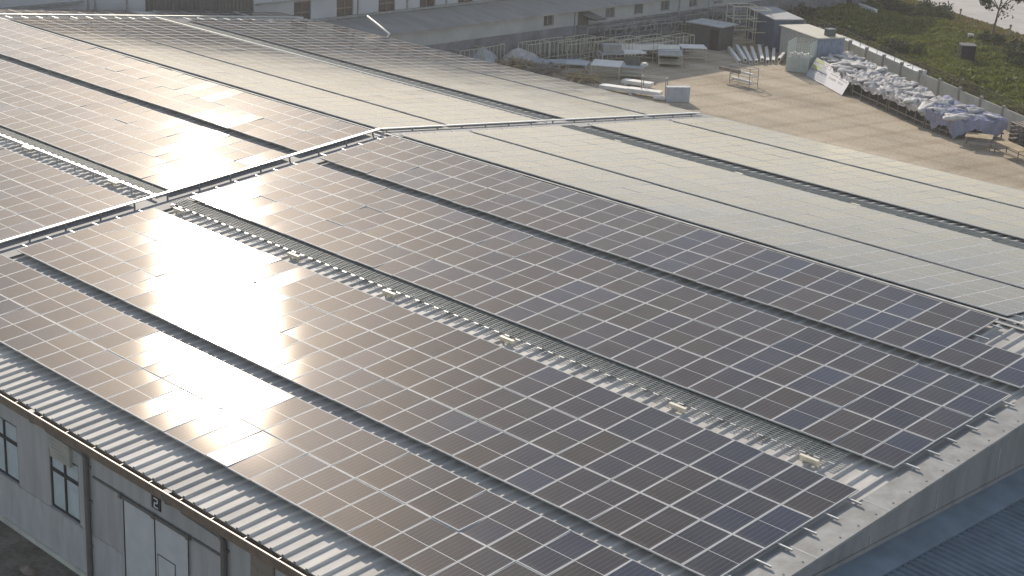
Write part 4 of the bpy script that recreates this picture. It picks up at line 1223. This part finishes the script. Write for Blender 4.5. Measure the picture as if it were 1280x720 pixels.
tag(o, 'brown scrub along the foot of the verge behind the fence', 'scrub', kind='stuff')
dry = dry & ~scr
o = leaves('grass', c[~dry & ~scr], nr.uniform(.10, .26, (~dry & ~scr).sum()), 'grass_leaf', seed=1)
tag(o, 'rough green weeds and grass between the fence and the road', 'grass', kind='stuff')
o = leaves('dry_grass', c[dry], nr.uniform(.08, .2, dry.sum()), 'dry_leaf', seed=2)
tag(o, 'brown dry grass along the road edge', 'grass', kind='stuff')
bushes = [(-64.4, 107.2, 1.9, 1.3, 'dark bush beside the dark bin near the top edge'), (-61.8, 108.6, 2.2, 1.2, 'wide dark bush in the weeds left of the tree'), (-59.2, 106.6, 1.7, 1.0, 'small dark bush between the wide bush and the tree'),
          (-47.6, 99.0, 2.2, 1.1, 'dark bush on the verge just right of the black box'), (-45.0, 96.4, 2.4, 1.1, 'big dark bush at the right frame edge'), (-42.5, 93.4, 2.2, 1.0, 'dark bush low at the right frame edge'),
          (-66.8, 96.0, 1.6, .9, 'dark shrub behind the blue container'), (-57.2, 90.8, 1.5, .9, 'shrub on the verge behind the beige cabin'), (-52.6, 89.4, 1.4, .8, 'shrub above the white block wall')]
for k, (x, y, r_, h, lab) in enumerate(bushes):
    t = thing('bush', lab, 'bush', (x, y, 0), 'bushes on the verge')
    n_ = 1500
    cl = nr.normal(size=(14, 3)) * [r_ * .5, r_ * .4, h * .25] + [x, y, h * .5]
    ci = nr.integers(0, 14, n_)
    cc = cl[ci] + nr.normal(size=(n_, 3)) * [.32, .3, .22]
    cc[:, 2] = np.clip(cc[:, 2], .05, h * 1.5)
    leaves('foliage', cc, nr.uniform(.09, .2, n_), 'bush_leaf', t, seed=20 + k)
    b = MB()
    for q in range(5): a = q * 1.26; b.tube([(x, y, 0), (x + .3 * r_ * math.cos(a), y + .3 * r_ * math.sin(a), h * .7)], .04, 6, r2=.015)
    b.build('stem', M['bark'], t)
# roadside tree
tx, ty = -51.9, 103.3
t = thing('tree', 'slender roadside tree with sparse dark crown at the top right', 'tree', (tx, ty, 0))
b = MB()
top = Vector((tx + .15, ty + .25, 2.7))
b.tube([(tx, ty, 0), (tx + .02, ty + .03, .9), (tx + .1, ty + .15, 1.9), top], .11, 8, r2=.07)
limbs = []
rt = random.Random(9)
RV = CR @ Vector((1, 0, 0))
for k, (rx_, up_, dp) in enumerate(((-1.5, .55, .3), (-1.0, 1.5, -.4), (-.3, 2.0, .5), (.6, 1.5, -.3), (1.4, .9, .4), (1.9, 1.9, 0), (-2.0, 1.2, -.1), (.35, -.55, .1), (.9, .1, -.2))):
    e_ = top + RV * rx_ + Vector((.5 * dp, dp, up_ - RV.z * rx_)) 
    m_ = top.lerp(e_, .5) + Vector((0, 0, .12))
    b.tube([top - Vector((0, 0, .25)) if up_ > 0 else top - Vector((0, 0, .9)), m_, e_], .05, 6, r2=.015); limbs.append((m_, e_))
b.build('trunk', M['bark'], t)
cc = []
for m_, e_ in limbs:
    big = 520
    if e_.z < top.z + .3: big = 40
    for q in range(5):
        c0 = m_.lerp(e_, rt.uniform(.3, 1.15)) + Vector((rt.gauss(0, .25), rt.gauss(0, .25), rt.gauss(0, .18)))
        for _ in range(big // 5): cc.append((c0.x + rt.gauss(0, .22), c0.y + rt.gauss(0, .22), c0.z + rt.gauss(0, .17)))
leaves('crown', np.array(cc), nr.uniform(.08, .16, len(cc)), 'tree_leaf', t, seed=40)
# dark bins on the verge, posts and litter
def bin_(x, y, w, d_, h, a, lab):
    T = oriented((x, y), R(a)); t = thing('storage_box', lab, 'box', T(w / 2, d_ / 2, 0))
    b = MB(); b.box(0, w, 0, d_, 0, h, T); b.build('body', M['black_box'], t)
    b = MB(); b.box(-.06, w + .06, -.06, d_ + .06, h + .002, h + .07, T); b.build('lid', M['dark_steel'], t)
bin_(-47.4, 90.6, 1.1, 1.2, 1.35, 40, 'dark square box standing in the weeds at right, below the tree')
bin_(-68.8, 104.0, 1.5, 1.4, 1.6, 40, 'dark square box in the weeds at the top edge, farther than the other')
for k, (x, y, z) in enumerate(((-59.6, 110.8, .8), (-52.0, 106.4, .9))):
    b = MB(); b.tube([(x, y, 0), (x, y, z - .2)], .07, 8); b.tube([(x, y, z - .2), (x, y, z)], .12, 8)
    tag(b.build('marker_post', M['fence_post']), ('short marker post at the road edge left of the tree', 'short marker post at the road edge right of the tree')[k], 'post')
for k, (x0, y0, x1, y1) in enumerate(((-72.6, 107.9, -70.0, 106.6), (-67.0, 105.3, -64.0, 103.6))):
    b = MB(); a = Vector((x0, y0, .35)); e_ = Vector((x1, y1, .35)); b.bar(a, e_, .25, .7)
    tag(b.build('white_wall', M['white_block']), ('short white wall left of the far dark box', 'short white wall right of the far dark box')[k], 'wall')
for k, (x, y, s_) in enumerate(((-52.6, 100.3, .5), (-51.6, 101.8, .25))):
    b = MB(); b.box(x, x + s_, y, y + .2, .45, .62)
    b.box(x + .03, x + .08, y + .05, y + .1, 0, .45)
    tag(b.build('litter', M['white_block']), ('flat pale scrap in the weeds below the tree', 'tiny white scrap by the tree trunk')[k], 'litter')
